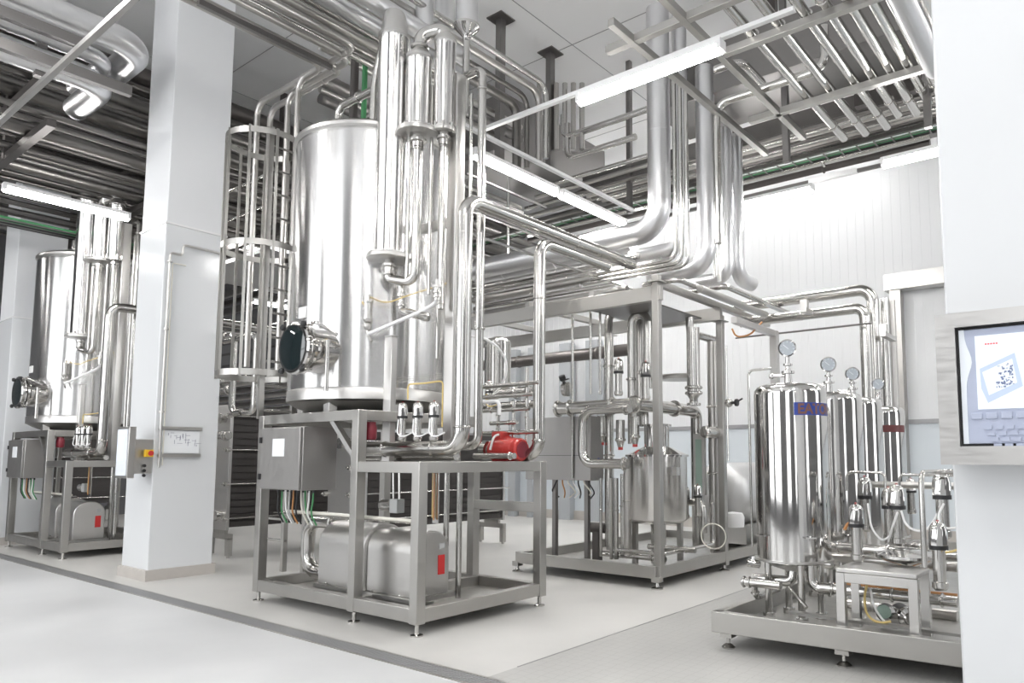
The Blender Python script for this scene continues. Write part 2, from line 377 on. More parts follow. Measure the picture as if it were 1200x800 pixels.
# ================= TANK UNIT (built once for the centre, then copied for the far left) =================
UNIT=[]
FX=4.15; BX=5.76; YA,YB,YC=4.90,5.78,7.46
def beam(mb,a,b,w=.1,h=None): mb.bar(a,b,w,h or w); return mb
def frame1():
    t=thing('skid_frame','stainless square-tube frame on feet, {U}','equipment frame',(FX,YA,0))
    zt,zl=1.92,1.43
    for x,y,z in((FX,YC,zt),(FX,YB,zt),(FX,YA,zl),(BX,YA,zl),(BX,YB+.1,zl),(BX,YC,zt)):
        MB().box((x-.05,y-.05,.10),(x+.05,y+.05,z+.05)).build('post','frame_steel',t,bevel=.006)
        MB().lathe((x,y,0),(0,0,1),[(0,.055),(.012,.055),(.02,.02),(.10,.018)],16).build('foot','tube',t)
    def bm(n,a,b,h=.1): beam(MB(),a,b,.09,h).build(n,'frame_steel',t,bevel=.005)
    for x in(FX,BX):
        bm('base_beam',(x,YA+.05,.17),(x,YC-.05,.17),.12)
        bm('top_beam',(x,YA+.05,zl),(x,YB-.05,zl)); bm('top_beam',(x,YB+.05,zt),(x,YC-.05,zt))
    for y in(YA,YB,YC): bm('base_beam',(FX+.05,y,.17),(BX-.05,y,.17),.12)
    bm('top_beam',(FX+.05,YA,zl),(BX-.05,YA,zl)); bm('top_beam',(FX+.05,YB+.1,zl),(BX-.05,YB+.1,zl)); bm('top_beam',(FX+.05,YB,zt),(BX-.05,YB,zt)); bm('top_beam',(FX+.05,YC,zt),(BX-.05,YC,zt))
    bm('cross_rail',(BX,YA+.05,1.0),(BX,YB+.05,1.0))
    b=MB(); b.bar((FX,YB+.42,1.88),(FX,YB+.04,1.52),.06,.05); b.build('diagonal_brace','satin_steel',t)
    MB().box((FX+.05,YB+.05,zt+.04),(BX-.05,YC-.05,zt+.05)).build('deck_plate','frame_steel',t)
    MB().box((FX+.05,YA+.05,zl-.02),(BX-.05,YB+.05,zl-.01)).build('deck_plate','frame_steel',t)
    MB().box((FX+.05,YA+.06,.12),(BX-.05,YC-.06,.13)).build('drip_tray','frame_steel',t)
    return t
frame1()
def cab1():
    p=P(304,497,X=4.0);q=P(350,573,X=4.0); y1,y0=p[1]-.02,q[1]; z1,z0=1.83,1.19
    t=thing('control_cabinet','grey steel control cabinet with white label hung under the upper rail, {U}','cabinet',(4.2,y0,z0))
    MB().box((4.03,y0,z0),(4.42,y1,z1)).build('body','cabinet_grey',t,bevel=.008)
    d=MB().box((4.0,y0+.01,z0+.01),(4.03,y1-.01,z1-.01)).build('door','cabinet_grey',t,bevel=.006)
    for z in(z0+.13,z1-.13): MB().box((3.985,y1-.05,z-.03),(4.0,y1-.015,z+.03)).build('hinge','black',d)
    ym=(y0+y1)/2; MB().box((3.995,ym-.1,z1-.30),(4.001,ym+.12,z1-.12)).build('label_plate','label_white',d)
    MB().box((3.99,ym+.03,z1-.06),(4.0,ym+.18,z1-.02)).build('sticker','label_white',d) if False else None
    g=MB()
    for k in range(8): y=y0+.05+k*(y1-y0-.1)/7; g.cyl((4.2,y,z0-.03),(4.2,y,z0),.014,seg=10)
    g.build('cable_gland_row','black',t)
    cols=['green_cable','white_hose','green_cable','clear_hose','black','orange_cable','grey_plastic','white_hose','green_cable','black']
    random.seed(2)
    for k in range(10):
        y=y0+.06+k*(y1-y0-.12)/9; yy=y+random.uniform(-.04,.04)
        cname={'green_cable':'green','white_hose':'white','clear_hose':'cream','black':'black','orange_cable':'orange','grey_plastic':'grey'}[cols[k]]
        solo('cable',MB().tube([(4.2,y,z0-.01),(4.2,y,z0-.12),(4.2,yy,z0-.24),(4.26,yy-.02,z0-.36)],.009,.05,8),cols[k],cname+' cable dropping out of the control cabinet, {U}','cable','cables under the control cabinet, {U}')
cab1()
# cable tray across the frame below the cabinet
zt=P(315,599,X=4.27)[2]
t=thing('cable_tray','narrow wire cable tray carrying a cream cable loom, {U}','cable tray',(4.27,5,zt))
for dx in(-.04,.0,.04): MB().tube([(4.27+dx,YC-.1,zt),(4.27+dx,YA+.1,zt)],.004,seg=6).build('wire','tube',t)
cr=MB()
for k in range(24): y=YA+.12+k*.1; cr.box((4.225,y,zt-.003),(4.315,y+.005,zt+.003))
cr.build('cross_wires','tube',t,smooth=False)
MB().tube([(4.27,YC-.3,zt+.02),(4.28,6.2,zt+.022),(4.26,YA+.15,zt+.02)],.017,.2,10).build('cable_loom','clear_hose',t)
# pump hood with rounded shoulders
def hood():
    t=thing('pump_hood','large steel pump hood with rounded shoulders on the frame floor, {U}','pump hood',(4.8,5.9,.2))
    def sec(y,x0,x1,z0,z1,r):
        pts=[(x0,y,z0),(x0,y,z1-r)]+[(x0+r-r*math.cos(a),y,z1-r+r*math.sin(a)) for a in [math.pi/2*k/8 for k in range(1,9)]]
        pts+=[(x1-r+r*math.sin(a),y,z1-r+r*math.cos(a)) for a in [math.pi/2*k/8 for k in range(1,9)]]+[(x1,y,z0)]
        return pts
    MB().rings([sec(y,4.36,4.80,.24,.83,.20) for y in(5.22,5.90)]).build('front_cover','satin_steel',t,bevel=.012)
    MB().rings([sec(y,4.33,4.83,.24,.86,.22) for y in(5.90,6.66)]).build('rear_cover','satin_steel',t,bevel=.012)
    MB().box((4.31,5.19,.20),(4.86,6.70,.24)).build('base_plate','satin_steel',t)
    MB().box((4.66,5.214,.42),(4.74,5.22,.60)).build('warning_label','red_label',t); MB().box((4.67,5.212,.66),(4.74,5.22,.71)).build('type_plate','grey_plastic',t)
    for y in(5.35,5.75,6.05,6.5): MB().sphere((4.325,y,.26),.012,8).build('bolt','tube',t)
hood()
pipe('pipe_loop','fat steel suction pipe curving down behind the cabinet to the pump hood, {U}',go(P(396,612,X=4.62),'yX',362,'zY',668,'yX',385),.075,'tube',clamps=(.04,.96),seg=20)
for x,l in((333,'left'),(357,'right')):
    p=P(x,600,X=4.9); solo('support_post',MB().box((p[0],p[1],.13),(p[0]+.06,p[1]+.06,1.9)),'frame_steel',l+' inner square post behind the cabinet, {U}','post','inner posts behind the cabinet, {U}',bevel=.004)
for z in(.5,.76): p=P(318,600,X=4.9);q=P(333,600,X=4.9); solo('tie_bar',MB().tube([(4.93,q[1],z),(4.93,p[1]+.25,z)],.016,seg=8),'tube','short round tie bar between posts behind the cabinet, {U}','bar','tie bars behind the cabinet, {U}')
# ---- main tank ----
TX,TY,TR=4.95,6.72,.86
TZ0,TZ1=P(400,455,X=TX-.6)[2],P(430,180,X=TX-.1)[2]
def tank():
    t=thing('process_tank','large upright satin steel process tank with round manway, {U}','tank',(TX,TY,1.97))
    rf=TR*math.sqrt(.5)
    MB().lathe((TX,TY,TZ0),(0,0,1),[(0,TR),(.02,TR+.004),(TZ1-TZ0-.10,TR),(TZ1-TZ0-.05,TR-.006),(TZ1-TZ0,TR-.05)],96).build('shell','tank_steel',t)
    MB().lathe((TX,TY,TZ1-.03),(0,0,1),[(-.02,TR+.0),(.0,TR+.022),(.035,TR+.022),(.06,TR-.0),(.12,TR*.8),(.18,TR*.5),(.20,0)],96).build('top_dome','satin_steel',t)
    MB().lathe((TX,TY,TZ0-.13),(0,0,1),[(0,TR-.14),(.0,TR-.02),(.012,TR+.006),(.118,TR+.006),(.13,TR)],96).build('bottom_ring','satin_steel',t)
    MB().lathe((TX,TY,TZ0-.30),(0,0,1),[(-.04,.06),(-.02,.2),(.06,.60),(.13,.77),(.165,TR-.03),(.17,TR-.08)],64).build('bottom_cone','satin_steel',t)
    for a in(-2.75,-1.9,-.6,.9,2.2):
        x=TX+(TR-.12)*math.cos(a);y=TY+(TR-.12)*math.sin(a); MB().box((x-.05,y-.05,1.96),(x+.05,y+.05,TZ0-.08)).build('leg','satin_steel',t,bevel=.006)
    for w in(.31,.66): MB().torus((TX,TY,TZ0+(TZ1-TZ0)*w),(0,0,1),TR+.0005,.003,96,6).build('weld_seam','tank_steel',t) if False else None
    # manway
    c=P(356,409,X=TX-TR-.12); z=c[2]; y=c[1]
    xa=TX-math.sqrt(max(.05,TR*TR-(y-TY)**2))+.12; xb=TX-TR-.20
    m=MB().lathe((xa,y,z),(-1,0,0),[(0,.232),(xa-xb-.10,.225),(xa-xb-.08,.25),(xa-xb-.05,.25),(xa-xb-.04,.23),(xa-xb,.22)],48).build('manway','polished',t)
    MB().lathe((xb+.02,y,z),(-1,0,0),[(0,.255),(.012,.265),(.045,.265),(.06,.25),(.062,.22)],48).build('door_rim','polished',m)
    MB().lathe((xb-.035,y,z),(-1,0,0),[(0,.225),(.01,.22),(.02,.15),(.024,0)],48).build('door_glass','glass_black',m)
    for a in(50,230,310,130):
        a=math.radians(a); yy=y+.285*math.cos(a); zz=z+.285*math.sin(a)
        MB().cyl((xb+.06,yy,zz),(xb-.03,yy,zz),.010,seg=10).build('clamp_bolt','tube',m)
        MB().lathe((xb-.02,yy,zz),(-1,0,0),[(0,.015),(.01,.03),(.03,.032),(.045,.022),(.048,0)],14).build('knob','black',m)
    MB().tube([(xb+.04,y-.2,z+.24),(xb-.0,y-.34,z+.22),(xb+.2,y-.38,z+.12)],.018,.05).build('hinge_arm','polished',m)
tank()
c=P(360,366,X=TX-TR+.05)
t=thing('junction_box','small pale junction box on the left flank of the tank, {U}','junction box',c)
MB().box((c[0]-.06,c[1]-.07,c[2]-.07),(c[0]+.16,c[1]+.07,c[2]+.05)).build('box','lamp_body',t,bevel=.006)
MB().cyl((c[0]-.02,c[1]-.03,c[2]-.14),(c[0]-.02,c[1]-.03,c[2]-.07),.012).build('gland','black',t); MB().cyl((c[0]-.02,c[1]+.03,c[2]-.14),(c[0]-.02,c[1]+.03,c[2]-.07),.012).build('gland','black',t)
pipe('conduit','thin conduit rising up the tank above the junction box, {U}',go((c[0]+.02,c[1],c[2]+.04),'zY',190),.011,'tube')
p=P(383,395,X=TX-TR); pipe('sight_pipe','slim pipe standing on the tank flank beside the manway, {U}',go(P(384,398,X=TX-TR-.03),'zY',458),.022,'tube')
# nozzles on the tank top
pipe('vent_pipe','arched steel pipe looping over the top of the tank, {U}',go(P(395,178,X=TX-.2),'zY',126,'yX',452,'zY',178),.045,'tube',clamps=(.03,.42),seg=16)
p=P(437,172,X=TX+.15)
t=thing('tank_nozzle','short upright flanged nozzle on top of the tank, {U}','nozzle',p)
MB().lathe(p,(0,0,1),[(0,.11),(.03,.11),(.035,.07),(.32,.07),(.33,.09),(.36,.09),(.37,.05),(.5,.05)],24).build('body','tube',t)
# tall mast and its three upright condensers
ma=P(529,541,X=4.9)
mtop=P(543,86,X=4.9)[2]
t=thing('mast','tall square stainless mast rising in front of the tank, {U}','mast',(ma[0],ma[1],1.48))
MB().box((ma[0]-.065,ma[1]-.065,1.43),(ma[0]+.065,ma[1]+.065,mtop)).build('post','satin_steel',t,bevel=.008)
MB().box((ma[0]-.12,ma[1]-.12,1.42),(ma[0]+.12,ma[1]+.12,1.45)).build('base_plate','satin_steel',t)
for py in(152,262): z=P(520,py,X=4.9)[2]; MB().box((ma[0]-.03,ma[1],z-.045),(ma[0]+.03,ma[1]+.5,z+.045)).build('arm','satin_steel',t)
q=P(454,400,X=4.55); t2=thing('frame_post','square post with capped top standing before the tank, {U}','post',(q[0],q[1],1.95)); MB().box((q[0],q[1]-.07,1.43),(q[0]+.07,q[1]+.05,q[2]+.05)).build('post','satin_steel',t2,bevel=.006); MB().box((q[0]-.005,q[1]-.08,q[2]+.05),(q[0]+.08,q[1]+.06,q[2]+.06)).build('cap','satin_steel',t2)
def condenser(label,px,ptop,pbot,r,X,flange=1.6,topkind='cap',name='condenser',seg=32,bot=.3):
    c=P(px,(ptop+pbot)/2,X=X); zt=P(px+(ptop-pbot)*-.02,ptop,X=X)[2]; zb=P(px,pbot,X=X)[2]; x,y=c[0],c[1]
    t=thing(name,label,'pressure tube',(x,y,zb)); h=zt-zb
    MB().lathe((x,y,zb),(0,0,1),[(.02,r),(h-.04,r),(h-.03,r*1.04),(h,r*1.04)],seg).build('shell','brushed_tube',t)
    fl=MB().lathe((x,y,zb),(0,0,1),[(-.045,r*.6),(-.04,r*flange-.02),(-.03,r*flange),(.0,r*flange),(.01,r*flange-.01),(.02,r*flange-.01),(.025,r)],seg).build('lower_flange','satin_steel',t)
    for k in range(8):
        a=k*math.pi/4; bx,by=x+math.cos(a)*r*(flange+1)/2,y+math.sin(a)*r*(flange+1)/2; MB().cyl((bx,by,zb-.03),(bx,by,zb+.05),.013,seg=8).build('bolt','tube',fl)
    if topkind=='cap': MB().lathe((x,y,zt),(0,0,1),[(0,r*1.06),(.03,r*1.06),(.05,r*.9),(.26,r*.72),(.29,r*.6),(.31,0)],seg).build('top_cap','satin_steel',t)
    if topkind=='cone': MB().lathe((x,y,zt),(0,0,1),[(0,r*1.1),(.03,r*1.1),(.10,r*.6),(.12,r*.5)],seg).build('top_cone','satin_steel',t)
    MB().lathe((x,y,zb-.16),(0,0,1),[(0,r*bot),(.05,r*bot),(.06,r*bot*1.4),(.085,r*bot*1.4),(.09,r*bot),(.12,r*bot)],20).build('outlet','tube',t)
    return x,y,zb,zt
A=condenser('widest upright tube with bolted bottom flange in front of the tank, {U}',459,45,300,.155,4.5,1.45)
B=condenser('middle upright tube with wide bolted collar beside the widest one, {U}',491,70,155,.125,4.6,1.75,'cone',bot=.5)
D=condenser('slim upright tube nearest the tall mast, {U}',521,50,152,.105,4.75,1.2,'cone',bot=.5)
pipe('overhead_bend','steel pipe arching between the tops of the two slim tubes, {U}',[(B[0],B[1],B[3]+.08),(B[0],B[1],B[3]+.26),(D[0],D[1],B[3]+.34),(D[0],D[1],D[3]-.05)],.07,'tube',bend=.16,seg=18,clamps=(.1,))
pipe('down_pipe','steel pipe falling from the collar and curving under the widest tube, {U}',[(B[0],B[1],B[2]-.12)]+go((B[0],B[1],B[2]-.2),'zY',331)[1:]+[(A[0],A[1],P(456,331,X=B[0])[2]),(A[0],A[1],A[2]-.13)],.045,'tube',clamps=(.03,.97),seg=16)
pipe('thin_down_pipe','thin straight pipe below the slim tube beside the mast, {U}',go((D[0],D[1],D[2]-.1),'zY',362),.033,'tube',clamps=(.04,.97))
pipe('side_pipe','thin pipe bowed beside the left edge of the widest tube, {U}',[(A[0],A[1]+.02,A[3]+.24),(A[0],A[1]+.16,A[3]+.12),(A[0]-.02,A[1]+.30,A[3]-.35),(A[0]-.02,A[1]+.30,A[3]-1.15)],.035,'tube',bend=.15)
pipe('riser_pipe','thin riser running close along the right of the widest tube, {U}',go((A[0]+.05,A[1]-.22,A[3]-.2),'zY',330),.02,'tube')
pipe('riser_pipe','hair-thin riser between the collar tube and the slim tube, {U}',go(P(507,100,X=4.7),'zY',345),.018,'tube')
pipe('riser_pipe','thin riser just left of the tall mast, {U}',go(P(517,165,X=4.85),'zY',420),.02,'tube')
# valve cluster under the condensers
def valve(label,p,s=1.,ax=(0,0,1),group='white capped control valves, {U}',hose=True,hdir=1,yellow=False,down=.0):
    """actuated valve: round body, silver tube, black collar ring, ribbed bright cap and a hose"""
    t=thing('control_valve',label,'valve',p,group); x,y,z=p
    MB().lathe(p,(0,0,1),[(-.02,.03*s),(0,.045*s),(.03*s,.045*s),(.035*s,.036*s),(.24*s,.036*s)],20).build('actuator_tube','tube',t)
    MB().lathe((x,y,z+.215*s),(0,0,1),[(0,.04*s),(0,.052*s),(.024*s,.052*s),(.024*s,.04*s)],20).build('collar','black',t)
    cap=MB(); seg=30
    rs=[]
    for h,q in((0,.049),(.075,.049),(.105,.043),(.125,.031),(.135,.012)):
        rs.append([(x+q*s*(1+(.05 if k%3==0 else 0))*math.cos(2*math.pi*k/seg),y+q*s*(1+(.05 if k%3==0 else 0))*math.sin(2*math.pi*k/seg),z+(.238+h)*s) for k in range(seg)])
    cap.rings(rs).build('cap','polished',t)
    MB().lathe((x,y,z+.377*s),(0,0,1),[(0,.009*s),(.004*s,.009*s),(.006*s,0)],10).build('indicator','red_paint',t)
    if hose:
        MB().tube([(x-.05*s,y,z+.2*s),(x-.08*s,y-.02*hdir,z+.05*s),(x-.07*s,y-.10*hdir,z-.03*s+.05),(x-.05*s,y-.2*hdir,z+.06)],.0075*s,.1*s,8).build('air_hose','yellow_hose' if yellow else 'white_hose',t)
    return t
for k,(px,l) in enumerate(((471,'left'),(489,'middle'),(508,'right'))):
    p=P(px,515,X=4.45); valve(l+'most' *(k!=1)+' of three capped control valves standing in a row before the tank, {U}',p,.95,group='row of three control valves, {U}')
c=P(506,345,X=4.6)
for i,(px,py,pb,l) in enumerate(((470,334,366,'ribbed'),(512,337,352,'short'))):
    a=P(px,py,X=4.6);b=P(px,pb,X=4.6); t=thing('sensor',l+' steel sensor body hanging under the upright tubes, {U}','sensor',b)
    h=a[2]-b[2]; MB().lathe(b,(0,0,1),[(0,.03),(h*.2,.03),(h*.22,.045),(h*.32,.045),(h*.34,.03),(h*.55,.03),(h*.57,.048),(h*.67,.048),(h*.69,.035),(h,.035)],18).build('body','tube',t); MB().lathe((b[0],b[1],a[2]),(0,0,1),[(0,.05),(.02,.05),(.02,.02),(.08,.02)],18).build('cap','satin_steel',t)
p=P(431,375,X=4.35)
t=thing('sample_valve','small sampling valve with round sight tube left of the upright tubes, {U}','valve',p)
MB().lathe(p,(0,0,1),[(-.02,.035),(0,.05),(.02,.05),(.025,.038),(.17,.038),(.175,.05),(.2,.05),(.21,.02),(.26,.015)],18).build('body','tube',t)
MB().cyl((p[0],p[1]+.09,p[2]+.19),(p[0],p[1]-.03,p[2]+.2),.01,seg=8).build('lever','yellow',t)
MB().sphere((p[0],p[1],p[2]-.06),.045).build('ball','tube',t); MB().tube([(p[0],p[1],p[2]-.07),(p[0],p[1],p[2]-.14),(p[0],p[1]-.07,p[2]-.22)],.014,.04).build('drain_spout','tube',t)
pipe('slanted_pipe','thin white pipe slanting up from the sampling valve to the mast, {U}',[P(432,391,X=4.35),P(500,362,X=4.62),P(514,352,X=4.62),P(515,335,X=4.62)],.019,'white_hose',bend=.08)
a=P(470,364,X=4.6);b=P(515,375,X=4.6)
t=thing('cross_valve','small horizontal cylinder valve with black ring under the sensors, {U}','valve',b)
MB().lathe(a,V(b)-V(a),[(0,.03),(.04,.045),(.28,.045),(.29,.03),(.33,.03),(.34,.045),(.42,.045),(.44,.02)],20).build('body','tube',t)
# wires on little lines
pipe('air_line','yellow air line strung from the mast to the sensor, {U}',[P(434,348,X=4.36),P(452,356,X=4.5),P(475,347,X=4.6),P(526,331,X=4.85)],.006,'yellow_hose',cat='hose',bend=.1)
for k in range(3):
    pipe('wire','fine steel wire stretched across before the tank bottom, {U}',[P(455,444+k*2.5,X=4.6),P(521,437+k*2.2,X=4.85)],.0028,'tube',cat='wire',group='fine wires, {U}',seg=6)
pipe('air_line','yellow air line draped over the row of three valves, {U}',[P(478,468,X=4.5),P(478,450,X=4.5),P(497,449,X=4.5),P(497,449,X=4.52),P(519,446,X=4.7),P(518,500,X=4.7)],.008,'yellow_hose',cat='hose',bend=.04)
# big overhead pipe
BP=go(P(541,525,X=4.55),'yX',424); BP=BP[::-1]+go(P(541,525,X=4.55),'zY',233,'xX',741)[1:]
pipe('process_pipe','thick bright pipe rising beside the mast and running right overhead, {U}',BP,.072,'tube',clamps=(.06,.17,.245,.82),seg=22,bend=.17,cr=1.12,cw=.4)
pipe('process_pipe','short companion pipe lying just under the low thick pipe, {U}',go(P(425,535,X=4.7),'yX',535),.04,'tube')
Q3=go(P(560,522,X=5.0),'zY',80,'yX',531)
pipe('return_pipe','slim pipe beside the mast turning left at its top, {U}',[(Q3[0][0],Q3[0][1]+.22,Q3[0][2])]+Q3,.042,'tube',clamps=(.3,.86),seg=16,bend=.10)
pipe('thin_pole','thin bright pole close to the right of the mast, {U}',go(P(547,500,X=5.0),'zY',110),.018,'tube')
P2=go(P(632,400,X=5.55),'zY',533,'yX',600)[::-1]+go(P(632,400,X=5.55),'zY',283,'xX',712)[1:]
pipe('process_pipe','pipe dropping before the right rear post with bends at both ends, {U}',P2,.062,'tube',clamps=(.12,.52),seg=20,bend=.16,cr=1.15,cw=.5)
# pump motor
def motor():
    c=P(592,527,X=5.45); x,y,z=c
    t=thing('pump_motor','bright red electric pump motor lying on the frame deck, {U}','motor',(x,y,z-.12))
    prof=[(-.16,.06),(-.15,.115),(-.02,.125),(.14,.125),(.16,.115),(.17,.11)]
    MB().lathe((x,y,z),(0,-1,0),prof,32).build('body','red_paint',t)
    fins=MB()
    for k in range(12):
        a=k*math.pi/6; d=V((math.cos(a),0,math.sin(a))); fins.bar(V((x,y+.12,z))+d*.125,V((x,y-.08,z))+d*.125,.006,.03)
    fins.build('cooling_fins','red_paint',t,smooth=False)
    fc=MB().lathe((x,y-.17,z),(0,-1,0),[(0,.12),(.05,.118),(.065,.105),(.07,0)],32).build('fan_cowl','red_paint',t)
    MB().lathe((x,y-.236,z),(0,-1,0),[(0,.085),(.006,.085),(.007,0)],24).build('cowl_grille','dark_red',fc)
    MB().box((x-.07,y+.0,z+.11),(x+.07,y+.13,z+.19)).build('terminal_box','red_paint',t,bevel=.01)
    MB().tube([(x-.05,y+.03,z+.16),(x-.14,y+.03,z+.14),(x-.16,y+.06,z)],.012,.06).build('supply_cable','white_hose',t)
    MB().box((x-.09,y-.1,z-.15),(x+.09,y+.1,z-.11)).build('mounting_foot','dark_red',t)
    MB().lathe((x,y+.16,z),(0,1,0),[(0,.07),(.05,.07),(.06,.1),(.14,.1),(.16,.06)],24).build('pump_head','tube',t)
motor()
pipe('outlet_pipe','short white-bright pipe running from the motor toward the mast at deck level, {U}',go(P(603,534,X=5.2),'yX',556),.03,'tube',clamps=(.1,))
# clutter between mast and bend pipe
def small_valves():
    for px,py,l,s in((573,480,'capped valve high between mast and bend pipe',.85),):
        valve(l+', {U}',P(px,py,X=5.6),s,group=None,yellow=True)
    specs=[('upper',558,454,632),('second',560,466,625),('third',558,482,620),('fourth',575,496,606),('lowest',556,508,632)]
    for l,a,py,b in specs:
        p=P(a,py,X=5.5); q=go(p,'yX',b); pipe('cross_pipe',l+' short level pipe between the mast and the bend pipe, {U}',q,.022,'tube',clamps=(.3,.7),group='short level pipes, {U}')
    for l,px,a,b in(('left',602,470,528),('right',618,430,548),('middle',584,480,525)):
        pipe('branch_pipe',l+' thin upright branch pipe behind the red motor, {U}',go(P(px,a,X=5.6),'zY',b),.02,'tube',clamps=(.15,.5,.9),group='upright branch pipes, {U}')
small_valves()
for l,py,px,r in(('upper fat',462,572,.055),('lower fat',477,566,.045)):
    q=go(P(px,py,X=5.9),'yX',628); pipe('cross_pipe',l+' level pipe between the mast and the bend pipe, {U}',q,r,'tube',clamps=(.15,.6))
a=P(583,458,X=6.1);b=P(583,395,X=6.1); solo('small_vessel',MB().lathe(a,(0,0,1),[(0,.05),(.03,.13),(.06,.155),(b[2]-a[2]-.06,.155),(b[2]-a[2]-.03,.13),(b[2]-a[2],.05)],32),'tube','small round steel vessel hanging behind the slim pipe, {U}','vessel')
pipe('white_line','white hose bowed around the small round vessel, {U}',[P(548,393,X=5.4),P(578,398,X=5.5),P(596,425,X=5.6),P(590,450,X=5.6),P(577,463,X=5.6)],.012,'white_hose',cat='hose',bend=.2)
pipe('bent_spout','small white swan-neck spout beside the slim pipe, {U}',go(P(567,471,X=5.3),'yX',585,'zY',486),.02,'white_hose',clamps=())
t=thing('limit_switch','dark red cylindrical switch hanging under the upper rail by the cabinet, {U}','switch',P(434,515,X=4.3))
a=P(434,515,X=4.3); MB().lathe(a,(0,0,1),[(0,.05),(.02,.06),(.12,.06),(.14,.05),(.17,.05)],20).build('housing','dark_red',t); MB().lathe((a[0],a[1],a[2]+.17),(0,0,1),[(0,.015),(.06,.015),(.07,.02),(.1,.012)],12).build('stem','white_hose',t)
# under the deck
p=P(455,592,X=4.75); t=thing('pneumatic_actuator','small grey pneumatic actuator hanging below the deck, {U}','actuator',p)
MB().lathe((p[0],p[1]+.1,p[2]),(0,-1,0),[(0,.03),(.01,.06),(.16,.06),(.18,.03)],20).build('cylinder','tube',t); MB().box((p[0]-.05,p[1]-.2,p[2]-.07),(p[0]+.05,p[1]-.08,p[2]+.07)).build('head','grey_plastic',t,bevel=.008)
for px,m,l,r in((468,'tube','left thin',.012),(461,'tube','second thin',.01)): pipe('hanging_tube',l+' tube hanging below the deck by the actuator, {U}',[P(px,545,X=4.75),P(px,600,X=4.75)],r,m,seg=8,group='tubes hanging below the deck, {U}')
for px,l in((524,'left'),(539,'right')): pipe('drain_tube',l+' long straight drain tube inside the frame below the deck, {U}',go(P(px,548,X=4.95),'z=',.16),.028,'tube',group='pair of long drain tubes, {U}')
t=thing('cable_riser','narrow upright cable riser with orange cables beside the front post, {U}','cable tray',P(508,612,X=4.5))
a=P(508,548,X=4.5);b=P(508,613,X=4.5)
MB().box((a[0]+.02,b[1]-.04,b[2]),(a[0]+.03,b[1]+.04,a[2]+.05)).build('tray','tube',t); MB().tube([(a[0],b[1],a[2]+.05),(a[0],b[1],b[2]+.03)],.007,seg=8).build('cable','orange_cable',t); MB().tube([(a[0],b[1]+.025,a[2]+.05),(a[0],b[1]+.02,b[2]+.05)],.005,seg=8).build('cable','yellow_hose',t)
a=P(427,545,X=4.6); pipe('drain_tube','pale drain tube behind the middle post below the deck, {U}',[a,(a[0],a[1],.75)],.035,'white_hose')
UNIT1=UNIT; UNIT=None
# --- names for both units, and the far copy ---
SKIP=('branch_pipe','cross_pipe','hanging_tube','wire','bent_spout','cross_valve')
seenlab={}
for o in UNIT1:
    lab=o['label']; grp=o.get('group')
    far_ok=not o.name.split('.')[0] in SKIP
    if far_ok:
        c=copy_tree(o); c.location=V(o.location)+V((-.12,7.95,0))
        c['label']=lab.replace('{U}','far left unit')
        if grp: c['group']=grp.replace('{U}','far left unit')
    o['label']=lab.replace('{U}','central unit')
    if grp: o['group']=grp.replace('{U}','central unit')
# ================= LADDER CAGE by the central tank =================
def ladder():
    yc=8.0; cx=P(305,300,Y=yc)[0]; r=.42; zt=P(305,158,Y=yc-.2)[2]; zb=P(300,440,Y=yc)[2]
    t=thing('caged_ladder','steel caged ladder standing between the middle pillar and the central tank','ladder',(cx,yc,0))
    lx,ly=P(325,400,Y=7.75)[0],7.75
    zm=P(300,293,Y=yc)[2]
    for z in(zt,zm,zb):
        MB().rings([[V((cx+(r+d)*math.cos(a),yc+(r+d)*math.sin(a),z+h)) for d,h in((-.004,-.035),(.004,-.035),(.004,.035),(-.004,.035))] for a in [math.radians(-20+k*320/36) for k in range(37)]]).build('hoop','frame_steel',t)
    for k in range(7):
        a=math.radians(20+k*40); x,y=cx+r*math.cos(a),yc+r*math.sin(a); MB().bar((x,y,zb-.05),(x,y,zt+.05),.012,.032).build('cage_bar','frame_steel',t)
    for s in(-.2,.2): MB().bar((lx+s,ly-.05,1.95),(lx+s,ly-.05,zt+.1),.04,.06).build('side_rail','frame_steel',t)
    z=2.05
    while z<zt: MB().cyl((lx-.2,ly-.05,z),(lx+.2,ly-.05,z),.014,seg=8).build('rung','tube',t); z+=.28
ladder()
for l,a,b in(('upper',(232,240),(320,192)),('lower',(232,272),(318,228))):
    p=P(*a,X=5.0); q=P(b[0],b[1],X=5.0); pipe('handrail',l+' thin handrail seen through the ladder cage',[p,(q[0],q[1],p[2])],.018,'tube',seg=8)
# walkway frames seen through the cage
for k,(px0,py0,px1) in enumerate(((240,335,345),(240,352,345),(240,372,345))):
    p=P(px0,py0,X=8.0+k*.8); q=go(p,'yX',px1); solo('walkway_beam',beam(MB(),q[0],q[1],.1,.16),'frame_steel',('nearest','middle','farthest')[k]+' of the level walkway beams seen behind the ladder cage','beam','walkway beams behind the ladder cage')
p=P(225,318,Y=11.5);q=P(350,345,Y=11.5)
solo('walkway_deck',MB().box((p[0],9.2,p[2]-.06),(p[0]+4.5,11.6,p[2])),'cladding','wide grey walkway deck behind the ladder cage','deck')
